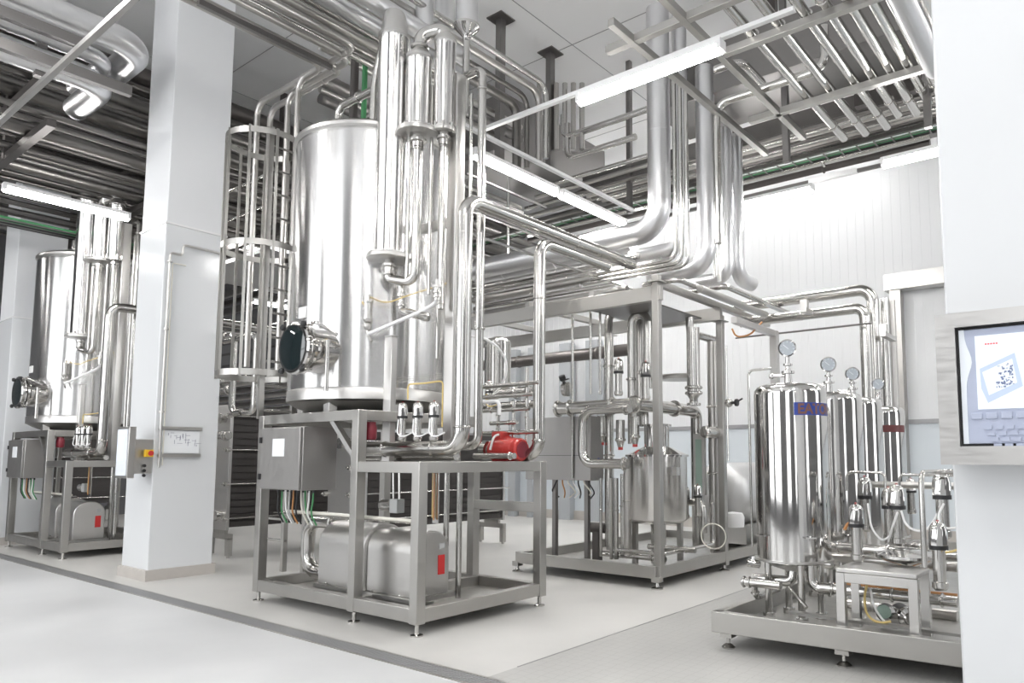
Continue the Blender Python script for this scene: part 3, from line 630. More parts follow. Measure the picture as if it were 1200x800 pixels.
# U-shaped pipes below the cage
for l,a,b,py0,py1,Y,X in(('left',273,291,392,483,9.4,5.2),('right',297,327,392,483,9.2,5.2)):
    px=273 if l=='left' else 299; q=go(P(px,440,X=X),'zY',py0,'yX',a-34)
    pipe('hooked_pipe',l+' white-bright pipe hooking down behind the cage hoops',q[::-1]+go(q[0],'zY',py1,'yX',(283 if l=='left' else 286))[1:],.045,'tube',clamps=(.3,))
q=go(P(272,456,X=5.3),'yX',247,'zY',511,'yX',268)
pipe('elbow_pipe','fat pipe bending out of the top of the left heat exchanger',q,.06,'tube',clamps=(.05,.95),seg=18)
q=go(P(300,442,X=5.6),'yX',250); pipe('level_pipe','level pipe passing behind the lowest cage hoop',q,.05,'tube',clamps=(.2,.8))
for k,(l,z0) in enumerate((('first',398),('second',408),('third',420),('fourth',433))):
    q=go(P(238,z0,X=9.+k*.6),'yX',340); pipe('far_pipe',l+' of the thin level pipes seen far behind the cage, counted from above',q,.035,'tube',group='thin level pipes behind the cage')
for k in range(6):
    q=go(P(240,446+k*8,X=6.6+k*.35),'yX',346); pipe('background_pipe',('first','second','third','fourth','fifth','sixth')[k]+' dark level pipe behind the hooked pipes below the cage, counted from above',q,.06,('galvanised','pipe_steel')[k%2],group='dark pipes below the cage')
for k in range(5):
    q=go(P(556,(333,343,352,362,369)[k],X=(8.9,8.7,8.5,8.3,8.1)[k]),'yX',(735,730,745,720,735)[k]); pipe('bridge_pipe',('first','second','third','fourth','fifth')[k]+' rear pipe on the bridge behind the front ones, counted from above',q,(.05,.04,.07,.035,.05)[k],('pipe_steel','tube')[k%2],seg=14)
# ================= PLATE HEAT EXCHANGERS =================
def hx(label,x0,y0,y1,xl,z1,z0=.42,legs=True):
    t=thing('plate_heat_exchanger',label,'heat exchanger',(x0,(y0+y1)/2,0))
    MB().box((x0,y0,z0),(x0+.05,y1,z1)).build('end_plate','satin_steel',t,bevel=.004)
    MB().box((x0+xl,y0,z0),(x0+xl+.05,y1,z1)).build('follower_plate','satin_steel',t,bevel=.004)
    pk=MB().box((x0+.05,y0+.05,z0+.05),(x0+xl,y1-.05,z1-.05)); z=z0+.04
    while z<z1-.12: pk.box((x0+.052,y0+.03,z),(x0+xl-.002,y1-.03,z+.088)); z+=.105
    pk.build('plate_pack','plates',t,smooth=False)
    n=4
    for k in range(n):
        z=z0+.18+(z1-z0-.36)*k/(n-1)
        for y in(y0-.02,y1+.02):
            MB().cyl((x0-.10,y,z),(x0+xl+.16,y,z),.013,seg=10).build('tie_bolt','tube',t); MB().cyl((x0-.06,y,z),(x0-.0,y,z),.04,seg=6).build('nut','tube',t)
    for z in(z0+.22,z1-.22):
        for y in(y0+.15,y1-.15): MB().lathe((x0,y,z),(-1,0,0),[(0,.06),(.08,.06),(.085,.08),(.11,.08),(.112,.05)],18).build('port','tube',t)
    if legs:
        for x in(x0+.05,x0+xl):
            m=MB(); m.box((x-.03,y0-.03,.28),(x+.05,y1+.03,.36))
            for y in(y0,y1): m.box((x-.03,y-.03,.03),(x+.05,y+.05,.30)); m.cyl((x,y,0),(x,y,.05),.025)
            m.box((x-.02,y0+.1,.3),(x+.04,y1-.1,z0)); m.build('support_leg','frame_steel',t)
    return t
hx('tall plate heat exchanger with grey end plate just right of the middle pillar',5.55,11.0,11.55,2.2,2.35)
hx('long dark plate heat exchanger standing behind the central unit frame',6.3,8.95,9.5,3.2,1.95)
hx('dark plate heat exchanger behind the far left unit, left of the middle pillar',5.6,19.6,20.2,1.6,2.2)
# pipes beyond the pillar beside the exchangers
for l,px,a,b in(('left',240,500,600),('right',247,505,590)): pipe('slim_riser',l+' slim riser beside the edge of the left heat exchanger',go(P(px,a,X=5.3),'zY',b),.02,'tube',clamps=(.2,.6),group='slim risers by the left heat exchanger')
valve('single capped valve in front of the left heat exchanger, by the pillar edge',P(238,520,X=5.2),1.1,group=None,hose=False)
# ================= PIPE BRIDGE over the right-hand skid =================
S2=7.35
for l,py0,X in(('front',378,S2),('rear',372,S2+1.6)):
    p=P(556 if l=='front' else 560,py0,X=X); z=3.5
    t=solo('bridge_beam',MB().box((X-.04,4.35,z-.09),(X+.04,8.6,z+.09)),'frame_steel',l+' long beam of the pipe bridge between tank and ducts','beam',bevel=.004)
for k,y in enumerate((4.42,5.4,6.5,7.7)):
    solo('bridge_crossbar',MB().box((S2,y-.04,3.59),(S2+3.4 if k==0 else S2+1.7,y+.04,3.67)),'frame_steel',('nearest','second','third','farthest')[k]+' crossbar lying on the pipe bridge beams','beam',bevel=.004)
solo('bridge_plate',MB().box((S2+.05,4.6,3.44),(S2+1.5,5.5,3.46)),'galvanised','flat plate under the near end of the pipe bridge','deck')
def posts():
    for l,x,y,z1 in(('tall front',S2,4.42,3.72),('right rear',9.05,4.42,3.5),('left rear',9.05,6.3,3.5)):
        t=thing('bridge_post',l+' square post carrying the pipe bridge','post',(x,y,.12)); MB().box((x-.045,y-.045,.13),(x+.045,y+.045,z1)).build('post','frame_steel',t,bevel=.004); MB().box((x-.09,y-.09,z1-.09),(x+.09,y+.09,z1-.08)).build('plate','frame_steel',t)
posts()
# large insulated ducts coming down and turning onto the bridge
def duct(label,px,pbot,r,X,tail=None,ztop=6.6,name='insulated_pipe',m='cladding',bands=True,bend=None):
    c=P(px,pbot,X=X); pts=[(c[0],c[1],ztop),(c[0],c[1],c[2])]
    if tail: pts+=go(c,*tail)[1:]
    mb=MB().tube(pts,r,bend or r*2.2,28,8); t=thing(name,label,'pipe',(c[0],c[1],c[2])); mb.build('jacket',m,t)
    if bands:
        z=c[2]+r*2.4
        while z<ztop: MB().lathe((c[0],c[1],z),(0,0,1),[(0,r),(.0,r+.004),(.03,r+.004),(.03,r)],28).build('seam_band',m,t); z+=.95
    return pts
duct('widest insulated duct, leftmost of those falling from the ceiling, bending left onto the bridge',773,268,.155,8.0,('yX',548),ztop=7.6)
duct('insulated duct just right of the widest one, turning away along the bridge',799,290,.10,8.3,('y+',.8),ztop=7.6)
duct('second widest insulated duct, standing alone in the middle of the ceiling drops',829,312,.13,8.6,('y+',.9),ztop=6.9)
duct('insulated duct left of the rightmost ceiling drop',853,325,.10,9.3,('y+',.6),ztop=6.3)
duct('rightmost insulated duct falling from the ceiling with mitred foot',864,325,.11,9.6,('x+',.5),ztop=6.3)
for k,(px,l) in enumerate(((792,'left'),(799,'middle'),(806,'right'))):
    q=go(P(px,303+k*4,X=7.6),'zY',95); tail=go(P(px,303+k*4,X=7.6),'yX',700-k*8)
    pipe('slim_drop_pipe',l+' of three slim bright pipes dropping between the big ducts and running left',q[::-1]+tail[1:],.028,'tube',bend=.12)
pipe('slim_drop_pipe','fourth slim pipe right of the second widest duct',go(P(838,325,X=8.8),'zY',115),.022,'tube')
pipe('slim_drop_pipe','fifth slim pipe right of the second widest duct',go(P(843,330,X=8.9),'zY',120),.03,'tube')
# pipes running along the bridge to the left
for k,(py,r,X,x1,l,m) in enumerate(((325,.13,8.5,560,'very thick insulated','cladding'),(338,.05,7.9,556,'thick bright','tube'),(347,.035,7.7,556,'slim bright','tube'),(357,.03,7.6,560,'thin lowest','tube'))):
    q=go(P(x1,py,X=X),'yX',(742,748,775,680)[k]); pipe('bridge_pipe',l+' pipe running along the bridge toward the central unit',q,r,m,clamps=(.2,.55,.9),seg=20,cr=1.08)
q=go(P(795,327,X=7.5),'xX',905); pipe('angled_pipe','front pipe slanting away to the right over the bridge end',[(q[0][0],q[0][1]+.5,q[0][2])]+q,.035,'tube',bend=.1)
q=go(P(850,335,X=8.6),'xX',930); pipe('angled_pipe','second pipe slanting away to the right over the bridge end',[(q[0][0],q[0][1]+.5,q[0][2])]+q,.04,'tube',bend=.1)
q=go(P(820,338,X=7.9),'xX',897); pipe('angled_pipe','lower wide pipe slanting away to the right over the bridge end',q,.05,'pipe_steel',bend=.1)
# guard rails of the walkway left of the bridge
q=go(P(550,273,X=5.25),'xX',768); pipe('stay_rod','thin rod running parallel below the overhead pipes to the bridge',q,.02,'tube',seg=8)
for l,py in(('upper',203),('lower',246)):
    q=go(P(548,py,X=7.0),'xX',640); pipe('handrail',l+' rail of the walkway guard behind the mast',q,.018,'tube',seg=8)
q=go(P(596,203,X=7.9),'zY',305); pipe('guard_post','upright post of the walkway guard behind the mast',q,.022,'tube',seg=8)
# dark level pipes and wall steelwork seen below the bridge
for l,py,r,m in(('upper',398,.10,'galvanised'),('lower',423,.13,'dark_steel')):
    p=P(560,py+6,X=12.6); q=go(p,'yX',716 if l=='upper' else 742); pipe('wall_pipe',l+' dark level pipe running before the white right wall under the bridge',q,r,m,clamps=(.3,.8),cr=1.1)
for k,(a,b,y0) in enumerate(((655,668,8.8),(686,701,8.0),(596,604,9),(618,624,9))):
    p=P(a,500,X=14.2);q=P(b,500,X=14.2); solo('wall_stanchion',MB().box((14.2,q[1],0),(14.4,p[1],4.45)),'stanchion',('broad stanchion left of centre','broadest stanchion','thin left stanchion','thin stanchion')[k]+' against the right wall, below the bridge','post')
for l,px,a,b in(('left',671,355,560),('middle',692,350,462),('right',703,350,462)):
    pipe('hanging_rod',l+' thin rod hanging from the front bridge beam',go(P(px,a,X=7.6),'zY',b),.017,'tube',seg=10,clamps=(.97,) )
# ================= SKID 2 =================
def skid2():
    t=thing('skid_frame','low stainless skid frame with drip tray standing on the floor right of centre','equipment frame',(7.3,5.4,0))
    x0,x1,y0,y1=7.3,11.2,4.42,6.6
    for a,b in(((x0,y0,.19),(x0,y1,.19)),((x1,y0,.19),(x1,y1,.19)),((x0,y0,.19),(x1,y0,.19)),((x0,y1,.19),(x1,y1,.19))): beam(MB(),a,b,.08,.14).build('base_beam','frame_steel',t,bevel=.004)
    MB().box((x0,y0,.13),(x1,y1,.14)).build('drip_tray','frame_steel',t)
    for x in(x0,9.05,x1):
        for y in(y0,y1): MB().lathe((x,y,0),(0,0,1),[(0,.07),(.015,.07),(.03,.03),(.05,.02),(.13,.02)],16).build('foot','tube',t); MB().box((x-.05,y-.05,.08),(x+.05,y+.05,.14)).build('foot_block','frame_steel',t)
skid2()
p=P(645,488,X=7.1);q=P(700,560,X=7.1)
t=thing('control_cabinet','wide dark grey cabinet on legs behind the right end of the central unit','cabinet',(7.2,(p[1]+q[1])/2,.15))
MB().box((7.62,P(692,520,X=7.62)[1],P(690,563,X=7.62)[2]),(7.92,6.75,P(690,487,X=7.62)[2])).build('body','cabinet_grey',t,bevel=.006)
for y in(5.75,6.3): MB().box((7.7,y-.03,.14),(7.76,y+.03,1.4)).build('leg','galvanised',t)
MB().box((7.612,5.75,1.55),(7.62,6.6,1.555)).build('door_gap','black',t)
random.seed(4)
for k in range(7):
    y=5.68+k*.09; solo('cable',MB().tube([(7.72,y,1.30),(7.66,y,1.2),(7.70,y+random.uniform(-.15,.15),1.06),(7.78,y+.05,.98)],.01,.05,8),('black','clear_hose','black','white_hose','clear_hose','orange_cable','black')[k],'cable looping out of the wide dark grey cabinet','cable','cables under the wide grey cabinet')
# vessel with conical lid
def vessel():
    x=8.0; c=P(770,570,X=x); y=c[1]; r=(P(738,570,X=x)[1]-P(803,570,X=x)[1])/2*.93; zb=P(770,612,X=x)[2]; zl=P(770,535,X=x)[2]; zn=P(770,524,X=x)[2]; zt=P(775,497,X=x)[2]
    t=thing('process_vessel','round steel vessel with conical lid and short neck on the right-of-centre skid','vessel',(x,y,.14))
    MB().lathe((x,y,zb),(0,0,1),[(0,r*.8),(.04,r*.97),(.06,r),(zl-zb,r)],56).build('shell','vessel_steel',t)
    MB().lathe((x,y,zl),(0,0,1),[(0,r),(.0,r*1.06),(.025,r*1.06),(.03,r*1.0),(zn-zl,r*.5),(zn-zl+.01,r*.44)],56).build('conical_lid','polished',t)
    MB().lathe((x,y,zn),(0,0,1),[(0,r*.42),(zt-zn-.03,r*.42),(zt-zn-.03,r*.5),(zt-zn,r*.5),(zt-zn+.005,0)],40).build('neck','polished',t)
    for a in(.7,2.3,3.9,5.4): MB().box((x+r*.75*math.cos(a)-.03,y+r*.75*math.sin(a)-.03,.14),(x+r*.75*math.cos(a)+.03,y+r*.75*math.sin(a)+.03,zb+.08)).build('leg','frame_steel',t)
    p=P(795,552,X=x-r*.5); MB().box((p[0]-.1,p[1]-.03,p[2]-.05),(p[0]-.02,p[1]+.03,p[2]+.05)).build('plate','satin_steel',t); MB().lathe((x,y,zb-.14),(0,0,1),[(0,.06),(.14,.1)]).build('outlet','tube',t)
vessel()
V2X=7.7
def pl(name,label,start,steps,r,m='tube',**k): return pipe(name,label,go(start,*steps),r,m,**k)
pl('header_pipe','fat level header pipe running away above the conical lid vessel',P(740,473,X=7.6),('xX',816,'zY',640),.085,clamps=(.02,.3),seg=22,bend=.12)
pl('header_pipe','fat level header running left toward the wide grey cabinet',P(742,474,X=7.6),('yX',652),.085,clamps=(.25,.8,.97),seg=22)
t=thing('hand_valve','butterfly valve with black lever on the left end of the header','valve',P(664,452,X=7.6)); c=P(664,456,X=7.6)
MB().lathe(c,(0,-1,0),[(-.04,.05),(-.03,.10),(.03,.10),(.04,.05)],20).build('body','tube',t); MB().lathe((c[0]-.05,c[1],c[2]+.08),(-.5,0,.8),[(0,.02),(.05,.02),(.05,.045),(.11,.045),(.115,0)],14).build('actuator','black',t); MB().bar((c[0]-.1,c[1],c[2]+.1),(c[0]-.15,c[1]-.15,c[2]+.12),.02,.012).build('lever','black',t)
pl('loop_pipe','square loop of pipe at the left of the conical lid vessel',P(738,478,X=7.4),('yX',683,'zY',543,'yX',736),.062,clamps=(.03,.97),seg=20,bend=.16)
pl('tall_pipe','tall pipe with hooked top rising left of the conical lid vessel',P(714,640,X=8.0),('zY',366,'x+',.35),.06,clamps=(.35,.7),bend=.14)
pl('tall_pipe','pipe with arched top standing behind the loop pipe',P(741,520,X=8.0),('zY',370,'y+',-.25,'z+',-1.),.06,clamps=(.3,),bend=.12)
pl('tall_pipe','thick vertical pipe behind the tall front bridge post',P(752,500,X=8.4),('zY',345),.10,clamps=(.4,),seg=20)
pl('thick_riser','thick riser with reducer under the bridge right of the tall front post',P(813,462,X=8.2),('zY',384),.085,clamps=(.02,.1),seg=22)
p=P(813,475,X=8.2); solo('reducer',MB().lathe(p,(0,0,1),[(0,.06),(0,.09),(.03,.09),(.035,.055),(.09,.055),(.14,.086)],24),'tube','conical reducer below the thick riser right of the tall front post','pipe fitting')
pl('s_bend_pipe','pipe with an S-shaped top falling along the right rear post',P(808,372,X=8.6),('zY',390,'xX',843,'zY',640),.055,clamps=(.45,.7,.9),bend=.14,seg=18)
pl('rear_riser','brownish-grey riser just left of the right rear post',P(834,400,X=9.2),('zY',660),.07,'pipe_steel',clamps=(.3,.6))
pl('thin_rod','thin rod with clamps right of the S-bend pipe',P(851,405,X=8.9),('zY',540),.014,clamps=(.45,.95),seg=8)
pl('stub_pipe','short stubby horizontal pipe branching off right of the conical lid vessel',P(824,506,X=8.6),('yX',849),.07,clamps=(.1,.9),seg=20) if False else None
q=P(828,506,X=8.7); solo('stub_pipe',MB().lathe(P(826,506,X=8.7),(1,0,-.0),[(0,.05),(.01,.08),(.5,.08),(.52,.05)],22),'tube','short stubby horizontal pipe branching toward the right rear post','pipe')
q=go(P(705,378,X=9.4),'yX',640); 
t=thing('hand_valve','small black hand valve on the thin rod right of the S-bend pipe','valve',P(854,470,X=8.9)); c=P(854,472,X=8.9)
MB().sphere(c,.06,14).build('body','tube',t); MB().lathe((c[0],c[1]-.05,c[2]),(0,-1,0),[(0,.02),(.05,.02),(.05,.05),(.08,.05),(.085,.0)],14).build('handle','black',t); MB().tube([(c[0],c[1]-.1,c[2]),(c[0],c[1]-.2,c[2]+.05)],.012,seg=8).build('lever','black',t)
p=P(795,445,X=8.3); solo('round_plate',MB().lathe((p[0],p[1],p[2]),(0,0,1),[(0,.02),(.0,.24),(.03,.26),(.06,.24),(.07,.0)],32),'satin_steel','flat round plate sticking out behind the tall front post','disc')
# valves hanging or standing around skid 2
for l,px,py,s in(('valve behind the header pipe start',725,462,1.25),('valve with clear band right of the arched pipe',757,467,1.25)): valve('upright capped '+l+', right-of-centre skid',P(px,py,X=7.6),s,group=None,hose=False)
def hang_valve(label,p,s=1.1):
    t=thing('control_valve',label,'valve',(p[0],p[1],p[2]-.2)); x,y,z=p
    MB().lathe(p,(0,0,-1),[(0,.05*s),(.2*s,.05*s),(.21*s,.06*s),(.23*s,.06*s),(.24*s,.045*s),(.30*s,.03*s)],20).build('actuator_tube','tube',t); MB().lathe((x,y,z-.30*s),(0,0,-1),[(0,.028*s),(.03*s,.028*s),(.032*s,0)],14).build('red_tip','red_paint',t)
for l,px,py in(('left',705,487),('middle',727,492),('right',744,488)): hang_valve(l+' of the valves hanging with red tips under the header pipe',P(px,py,X=7.9),1.2)
t=thing('blue_capped_bottle','small dark bottle-shaped sensor with bright blue cap behind the loop pipe','sensor',P(700,548,X=7.8)); c=P(700,548,X=7.8)
MB().lathe(c,(0,0,1),[(0,.07),(.03,.07),(.05,.045),(.06,.03)],18).build('body','galvanised',t); MB().lathe((c[0],c[1],c[2]+.06),(0,0,1),[(0,.028),(.07,.028),(.072,0)],14).build('cap','blue',t)
for l,px,a,b,r,m in(('first pale',704,560,652,.02,'tube'),('second',722,560,655,.03,'tube'),('third brown',716,560,655,.022,'pipe_steel'),('fourth',730,555,650,.035,'tube'),('fifth dark',735,545,650,.05,'pipe_steel')):
    pl('thin_riser',l+' thin riser in the cluster left of the conical lid vessel',P(px,a,X=7.7),('zY',b),r,m,clamps=(.4,),group='risers left of the vessel')
for k,(px,py,z,l) in enumerate(((705,648,.3,'left'),(760,650,.25,'middle'))):
    q=go(P(px,py-10*k,X=7.8),'yX',px+75-20*k); pipe('floor_pipe',l+' low pipe running across the skid tray under the vessel',q,.035,'tube',clamps=(.2,.8))
q=go(P(724,644,X=7.5),'yX',778,'xX',836,'z+',.55); pipe('floor_pipe','bright low pipe curving round the front of the vessel legs',q,.025,'tube')
for l,px,py in(('left',804,592),('middle',818,590)):
    valve(l+' red topped capped valve low down right of the vessel',P(px,py+14,X=8.6),1.1,group=None,hose=False)
q=go(P(805,588,X=8.7),'yX',838-14,'z+',-.4) ; pipe('bent_pipe','bright pipe bend low down right of the conical lid vessel',q,.05,'tube',bend=.12)
t=thing('pump_motor','small pump with red end cap on the floor left of the conical lid vessel','pump',P(693,630,X=8.0)); c=P(700,618,X=8.0)
MB().lathe(c,(0,1,0),[(-.18,.04),(-.16,.07),(.1,.07),(.12,.05)],20).build('body','dark_steel',t); MB().lathe((c[0],c[1]+.13,c[2]),(0,1,0),[(0,.05),(.03,.055),(.04,.0)],18).build('end_cap','red_paint',t); MB().box((c[0]-.05,c[1]-.05,.14),(c[0]+.05,c[1]+.05,c[2]-.05)).build('stand','dark_steel',t)
# flow meter panel behind
t=thing('sight_glass_panel','narrow upright panel with dark window right of the conical lid vessel','panel',P(818,575,X=9.0)); a=P(812,508,X=9.0);b=P(826,580,X=9.0)
MB().box((9.0,b[1],b[2]),(9.06,a[1],a[2])).build('panel','satin_steel',t); MB().box((8.99,b[1]+.04,b[2]+.06),(9.0,a[1]-.04,a[2]-.08)).build('window','pale_green',t)
solo('coiled_hose',MB().torus(P(836,628,X=8.4),(1,.2,.1),.16,.008,30,6),'clear_hose','thin coiled hose hanging at the right rear post','hose')
t=thing('storage_vessel','large smooth lying vessel end behind the nearest filter housing','vessel',(11.5,5,.2)); c=P(884,618,X=11.0)
MB().lathe((11.9,5.05,.95),(-1,0,0),[(0,.5),(1.6,.5),(1.75,.45),(1.85,.3),(1.88,0)],48).build('shell','matt_cladding',t)
MB().box((10.4,4.7,.2),(11.8,5.4,.5)).build('saddle','frame_steel',t)
solo('white_bin',MB().lathe(P(859,617,X=9.8),(0,0,1),[(0,.10),(.0,.16),(.14,.17),(.2,.14),(.22,.0)],24),'lamp_body','small smooth white cover right of the right rear post','cover')
# ================= PIPES ON THE RIGHT WALL =================
W=10.5
q=go(P(862,360,X=W),'yX',1022,'zY',478); pipe('wall_run_pipe','upper thick pipe running right then dropping behind the filter housings',q,.085,'tube',seg=22,bend=.2,clamps=(.45,.62),cr=1.05)
q=go(P(868,378,X=W-.4),'yX',1013,'zY',478); pipe('wall_run_pipe','lower thick pipe running right then dropping behind the filter housings',q,.075,'tube',seg=22,bend=.14,clamps=(.3,.6),cr=1.05)
q=go(P(1036,350,X=W+.6),'zY',480); pipe('wall_drop_pipe','vertical pipe just right of the two dropping pipes',q,.07,'tube')
q=go(P(1044,352,X=W+.8),'zY',480); pipe('wall_drop_pipe','slim vertical pipe beside the wall stanchion',q,.06,'pipe_steel')
p=P(1052,340,X=14.3);q=P(1107,335,X=14.3); solo('wall_duct',MB().box((14.1,1.2,4.68),(14.45,p[1]+.2,4.98)),'satin_steel','flat square duct running level along the upper right wall','duct')
solo('wall_stanchion',MB().box((14.15,P(1059,450,X=14.15)[1],.2),(14.4,P(1046,450,X=14.15)[1],4.7)),'frame_steel','stanchion dropping from the flat wall duct behind the filter housings','post')
q=go(P(862,396,X=W-.6),'yX',1022); pipe('thin_rod','thin straight rod below the two wall pipes',q,.014,'galvanised',seg=8)
def bracket(label,px,py,X):
    p=P(px,py,X=X); t=thing('pipe_bracket',label,'bracket',p)
    MB().box((p[0]-.25,p[1]-.04,p[2]-.03),(p[0]+.35,p[1]+.04,p[2]+.03)).build('arm','satin_steel',t); MB().box((p[0]-.25,p[1]-.05,p[2]+.03),(p[0]-.17,p[1]+.05,p[2]+.14)).build('clip','satin_steel',t)
bracket('short bracket under the lower wall pipe',949,366,W-.5); bracket('short bracket clamping the dropping pipes',1040,394,W)
t=thing('support_post','square post with slanted top arm left of the pressure gauges','post',P(908,450,X=9.6)); a=P(907,388,X=9.6); MB().box((a[0]-.05,a[1]-.05,1.0),(a[0]+.05,a[1]+.05,a[2])).build('post','satin_steel',t)
MB().bar((a[0]-1.3,a[1],a[2]-.04),(a[0],a[1],a[2]-.04),.08,.08).build('arm','satin_steel',t)
q=go(P(858,385,X=8.8),'yX',878) ; pipe('copper_cable','brown cable sagging under the bridge end',[q[0],(q[0][0],q[0][1]-.05,q[0][2]-.12),(q[1][0],q[1][1],q[1][2]-.12),(q[1][0]+.3,q[1][1]-.05,q[1][2]+.1)],.012,'orange_cable',bend=.1)
# ================= SKID 3: row of filter housings =================
SX=5.36; SZ=.29
cl_=P(833,716,Z=SZ); cr_=P(1125,752,Z=SZ)
def skid3():
    t=thing('skid_frame','low wide stainless skid under the filter housings at the right','equipment frame',(5.4,1.6,0))
    ax,ay=cl_[0],cl_[1]; bx,by=cr_[0],cr_[1]-.5
    sl=(bx-ax)/(by-ay)
    def fy(y): return ax+(y-ay)*sl
    bx=fy(by)
    beam(MB(),(ax+.04,ay,SZ-.08),(bx+.04,by,SZ-.08),.08,.16).build('front_beam','frame_steel',t,bevel=.005)
    beam(MB(),(ax+.04,ay-.04,SZ-.08),(11.8,ay-.04,SZ-.08),.08,.16).build('side_beam','frame_steel',t,bevel=.005)
    beam(MB(),(bx,by,SZ-.08),(11.8,by,SZ-.08),.08,.16).build('side_beam','frame_steel',t); beam(MB(),(11.8,by,SZ-.08),(11.8,ay,SZ-.08),.08,.16).build('rear_beam','frame_steel',t)
    MB().add([(ax+.05,ay-.05,.16),(bx+.05,by,.16),(11.8,by,.16),(11.8,ay-.05,.16)],[(0,1,2,3)]).add([(ax+.05,ay-.05,.15),(bx+.05,by,.15),(11.8,by,.15),(11.8,ay-.05,.15)],[(3,2,1,0)]).build('drip_tray','frame_steel',t)
    MB().box((ax+.36,ay-.5,SZ-.02),(ax+.44,by,SZ+.0)).build('cross_plate','frame_steel',t)
    for x,y in((ax+.1,ay-.1),(fy(1.7)+.08,1.72),(ax+2.8,ay-.1),(11.6,ay-.1),(11.6,by+.1)):
        MB().box((x-.05,y-.05,SZ-.20),(x+.05,y+.05,SZ-.14)).build('foot_block','frame_steel',t); MB().lathe((x,y,0),(0,0,1),[(0,.05),(.012,.055),(.03,.035),(.04,.015),(SZ-.18,.015)],20).build('foot','polished',t)
skid3()
# blue / red labels are bent onto the housings
def curved_text(txt,x,y,z,r,a_mid,h,m,parent):
    cu=bpy.data.curves.new('lettering','FONT'); cu.body=txt; cu.size=h*1.35; cu.align_x='CENTER'; cu.extrude=.0; cu.offset=.004
    ob=bpy.data.objects.new('lettering_source',cu); C.objects.link(ob); dg=bpy.context.evaluated_depsgraph_get(); me=bpy.data.meshes.new_from_object(ob.evaluated_get(dg))
    bpy.data.objects.remove(ob)
    mb=MB(); mb.v=[(x+(r)*math.cos(a_mid+v.co.x/r),y+(r)*math.sin(a_mid+v.co.x/r),z+v.co.y) for v in me.vertices]; mb.f=[tuple(p.vertices) for p in me.polygons]
    return mb.build('lettering',m,parent,smooth=False)
def housing(label,x,y,r,z0,z1,gauge=None,band=None,side=True):
    t=thing('filter_housing',label,'filter housing',(x,y,.3),None)
    MB().lathe((x,y,z0),(0,0,1),[(0,.05),(.0,r*.9),(.02,r),(z1-z0-.09,r),(z1-z0-.05,r*.985),(z1-z0-.02,r*.92),(z1-z0,r*.78),(z1-z0+.012,r*.4),(z1-z0+.014,0)],72).build('shell','polished',t)
    MB().lathe((x,y,z0+.015),(0,0,1),[(0,r),(0,r+.018),(.018,r+.018),(.018,r)],72).build('bottom_rim','satin_steel',t)
    MB().lathe((x,y,z0-.08),(0,0,1),[(0,r*.2),(.04,r*.6),(.085,r*.8)],32).build('bottom_dish','satin_steel',t)
    for k in range(4):
        a=.6+k*math.pi/2; px,py=x+r*.72*math.cos(a),y+r*.72*math.sin(a); MB().cyl((px,py,.20),(px,py,z0),.03,seg=14).build('leg','tube',t); MB().cyl((px,py,.16),(px,py,.21),.05,seg=14).build('leg_foot','tube',t)
    MB().tube([(x-.02,y,z0-.05),(x-.05,y,.47),(x-.05,y+.35,.47)],.045,.12,16).build('outlet_pipe','tube',t)
    for a in(2.6,3.9): MB().bar((x+r*math.cos(a),y+r*math.sin(a),z0+.23),(x+(r+.05)*math.cos(a),y+(r+.05)*math.sin(a),z0+.23),.09,.012).build('lug','polished',t)
    if gauge:
        gx,gy=x,y+.01; zg=gauge
        n=MB().lathe((gx,gy,z1),(0,0,1),[(0,.06),(.02,.06),(.025,.035),(.10,.03),(.105,.055),(.125,.055),(.13,.025),(.17,.02),(.175,.04),(.19,.04),(.195,.02),(zg-z1-.06,.018)],20).build('gauge_stem','polished',t)
        MB().tube([(gx,gy,z1+.09),(gx,gy+.14,z1+.09)],.014,.02,10).build('branch','polished',n); MB().sphere((gx,gy+.15,z1+.09),.025,10).build('branch_cap','polished',n)
        d=V((-.80,-.28,.03)).normalized()
        b=MB().lathe((gx-d.x*.03,gy-d.y*.03,zg),d,[(0,.05),(0,.068),(.045,.068),(.05,.078),(.062,.078),(.064,.066),(.058,.064)],32).build('pressure_gauge','polished',t)
        f=V((gx-d.x*.03,gy-d.y*.03,zg))+d*.0585; MB().lathe(f,d,[(0,.066),(.001,.0)],32).build('dial','dial',b)
        up=V((0,0,1)); sd=d.cross(up).normalized(); nd=MB(); nd.bar(f+d*.003-sd*.01-up*.01,f+d*.003+sd*.035+up*.03,.005,.003)
        for k in range(9):
            a=math.radians(-45+k*33.75); v=sd*math.cos(a)+up*math.sin(a); nd.bar(f+d*.003+v*.048,f+d*.003+v*.060,.003,.003)
        nd.build('needle_and_ticks','label_white',b,smooth=False)
    if band:
        m,za,zb,a0,a1=band; rr=r+.0025; vs=[];n=24
        for i in range(n+1): a=a0+(a1-a0)*i/n; vs+=[(x+rr*math.cos(a),y+rr*math.sin(a),za),(x+rr*math.cos(a),y+rr*math.sin(a),zb)]
        return t,MB().add(vs,[(2*i,2*i+2,2*i+3,2*i+1) for i in range(n)]).build('label_band',m,t)
    return t,None
r1=.305
c1=P(928,560,X=6.05); zt1=P(930,449,X=5.9)[2]; zb1=P(925,662,X=5.8)[2]
g1=P(926,407,X=6.0)[2]
va=math.atan2(-c1[1],-c1[0])   # direction from the housing to where the photograph was taken
za=P(950,486,X=5.85)[2]; zb=P(950,471,X=5.85)[2]
t,bd=housing('nearest and largest looking filter housing, with a blue lettered label',c1[0],c1[1],r1,zb1,zt1,g1,('label_blue',za,zb,va+.10,va+1.45))
curved_text('EATON',c1[0],c1[1],za+.014,r1+.0045,va+.82,zb-za-.02,'letter_brown',bd)
hz=[]
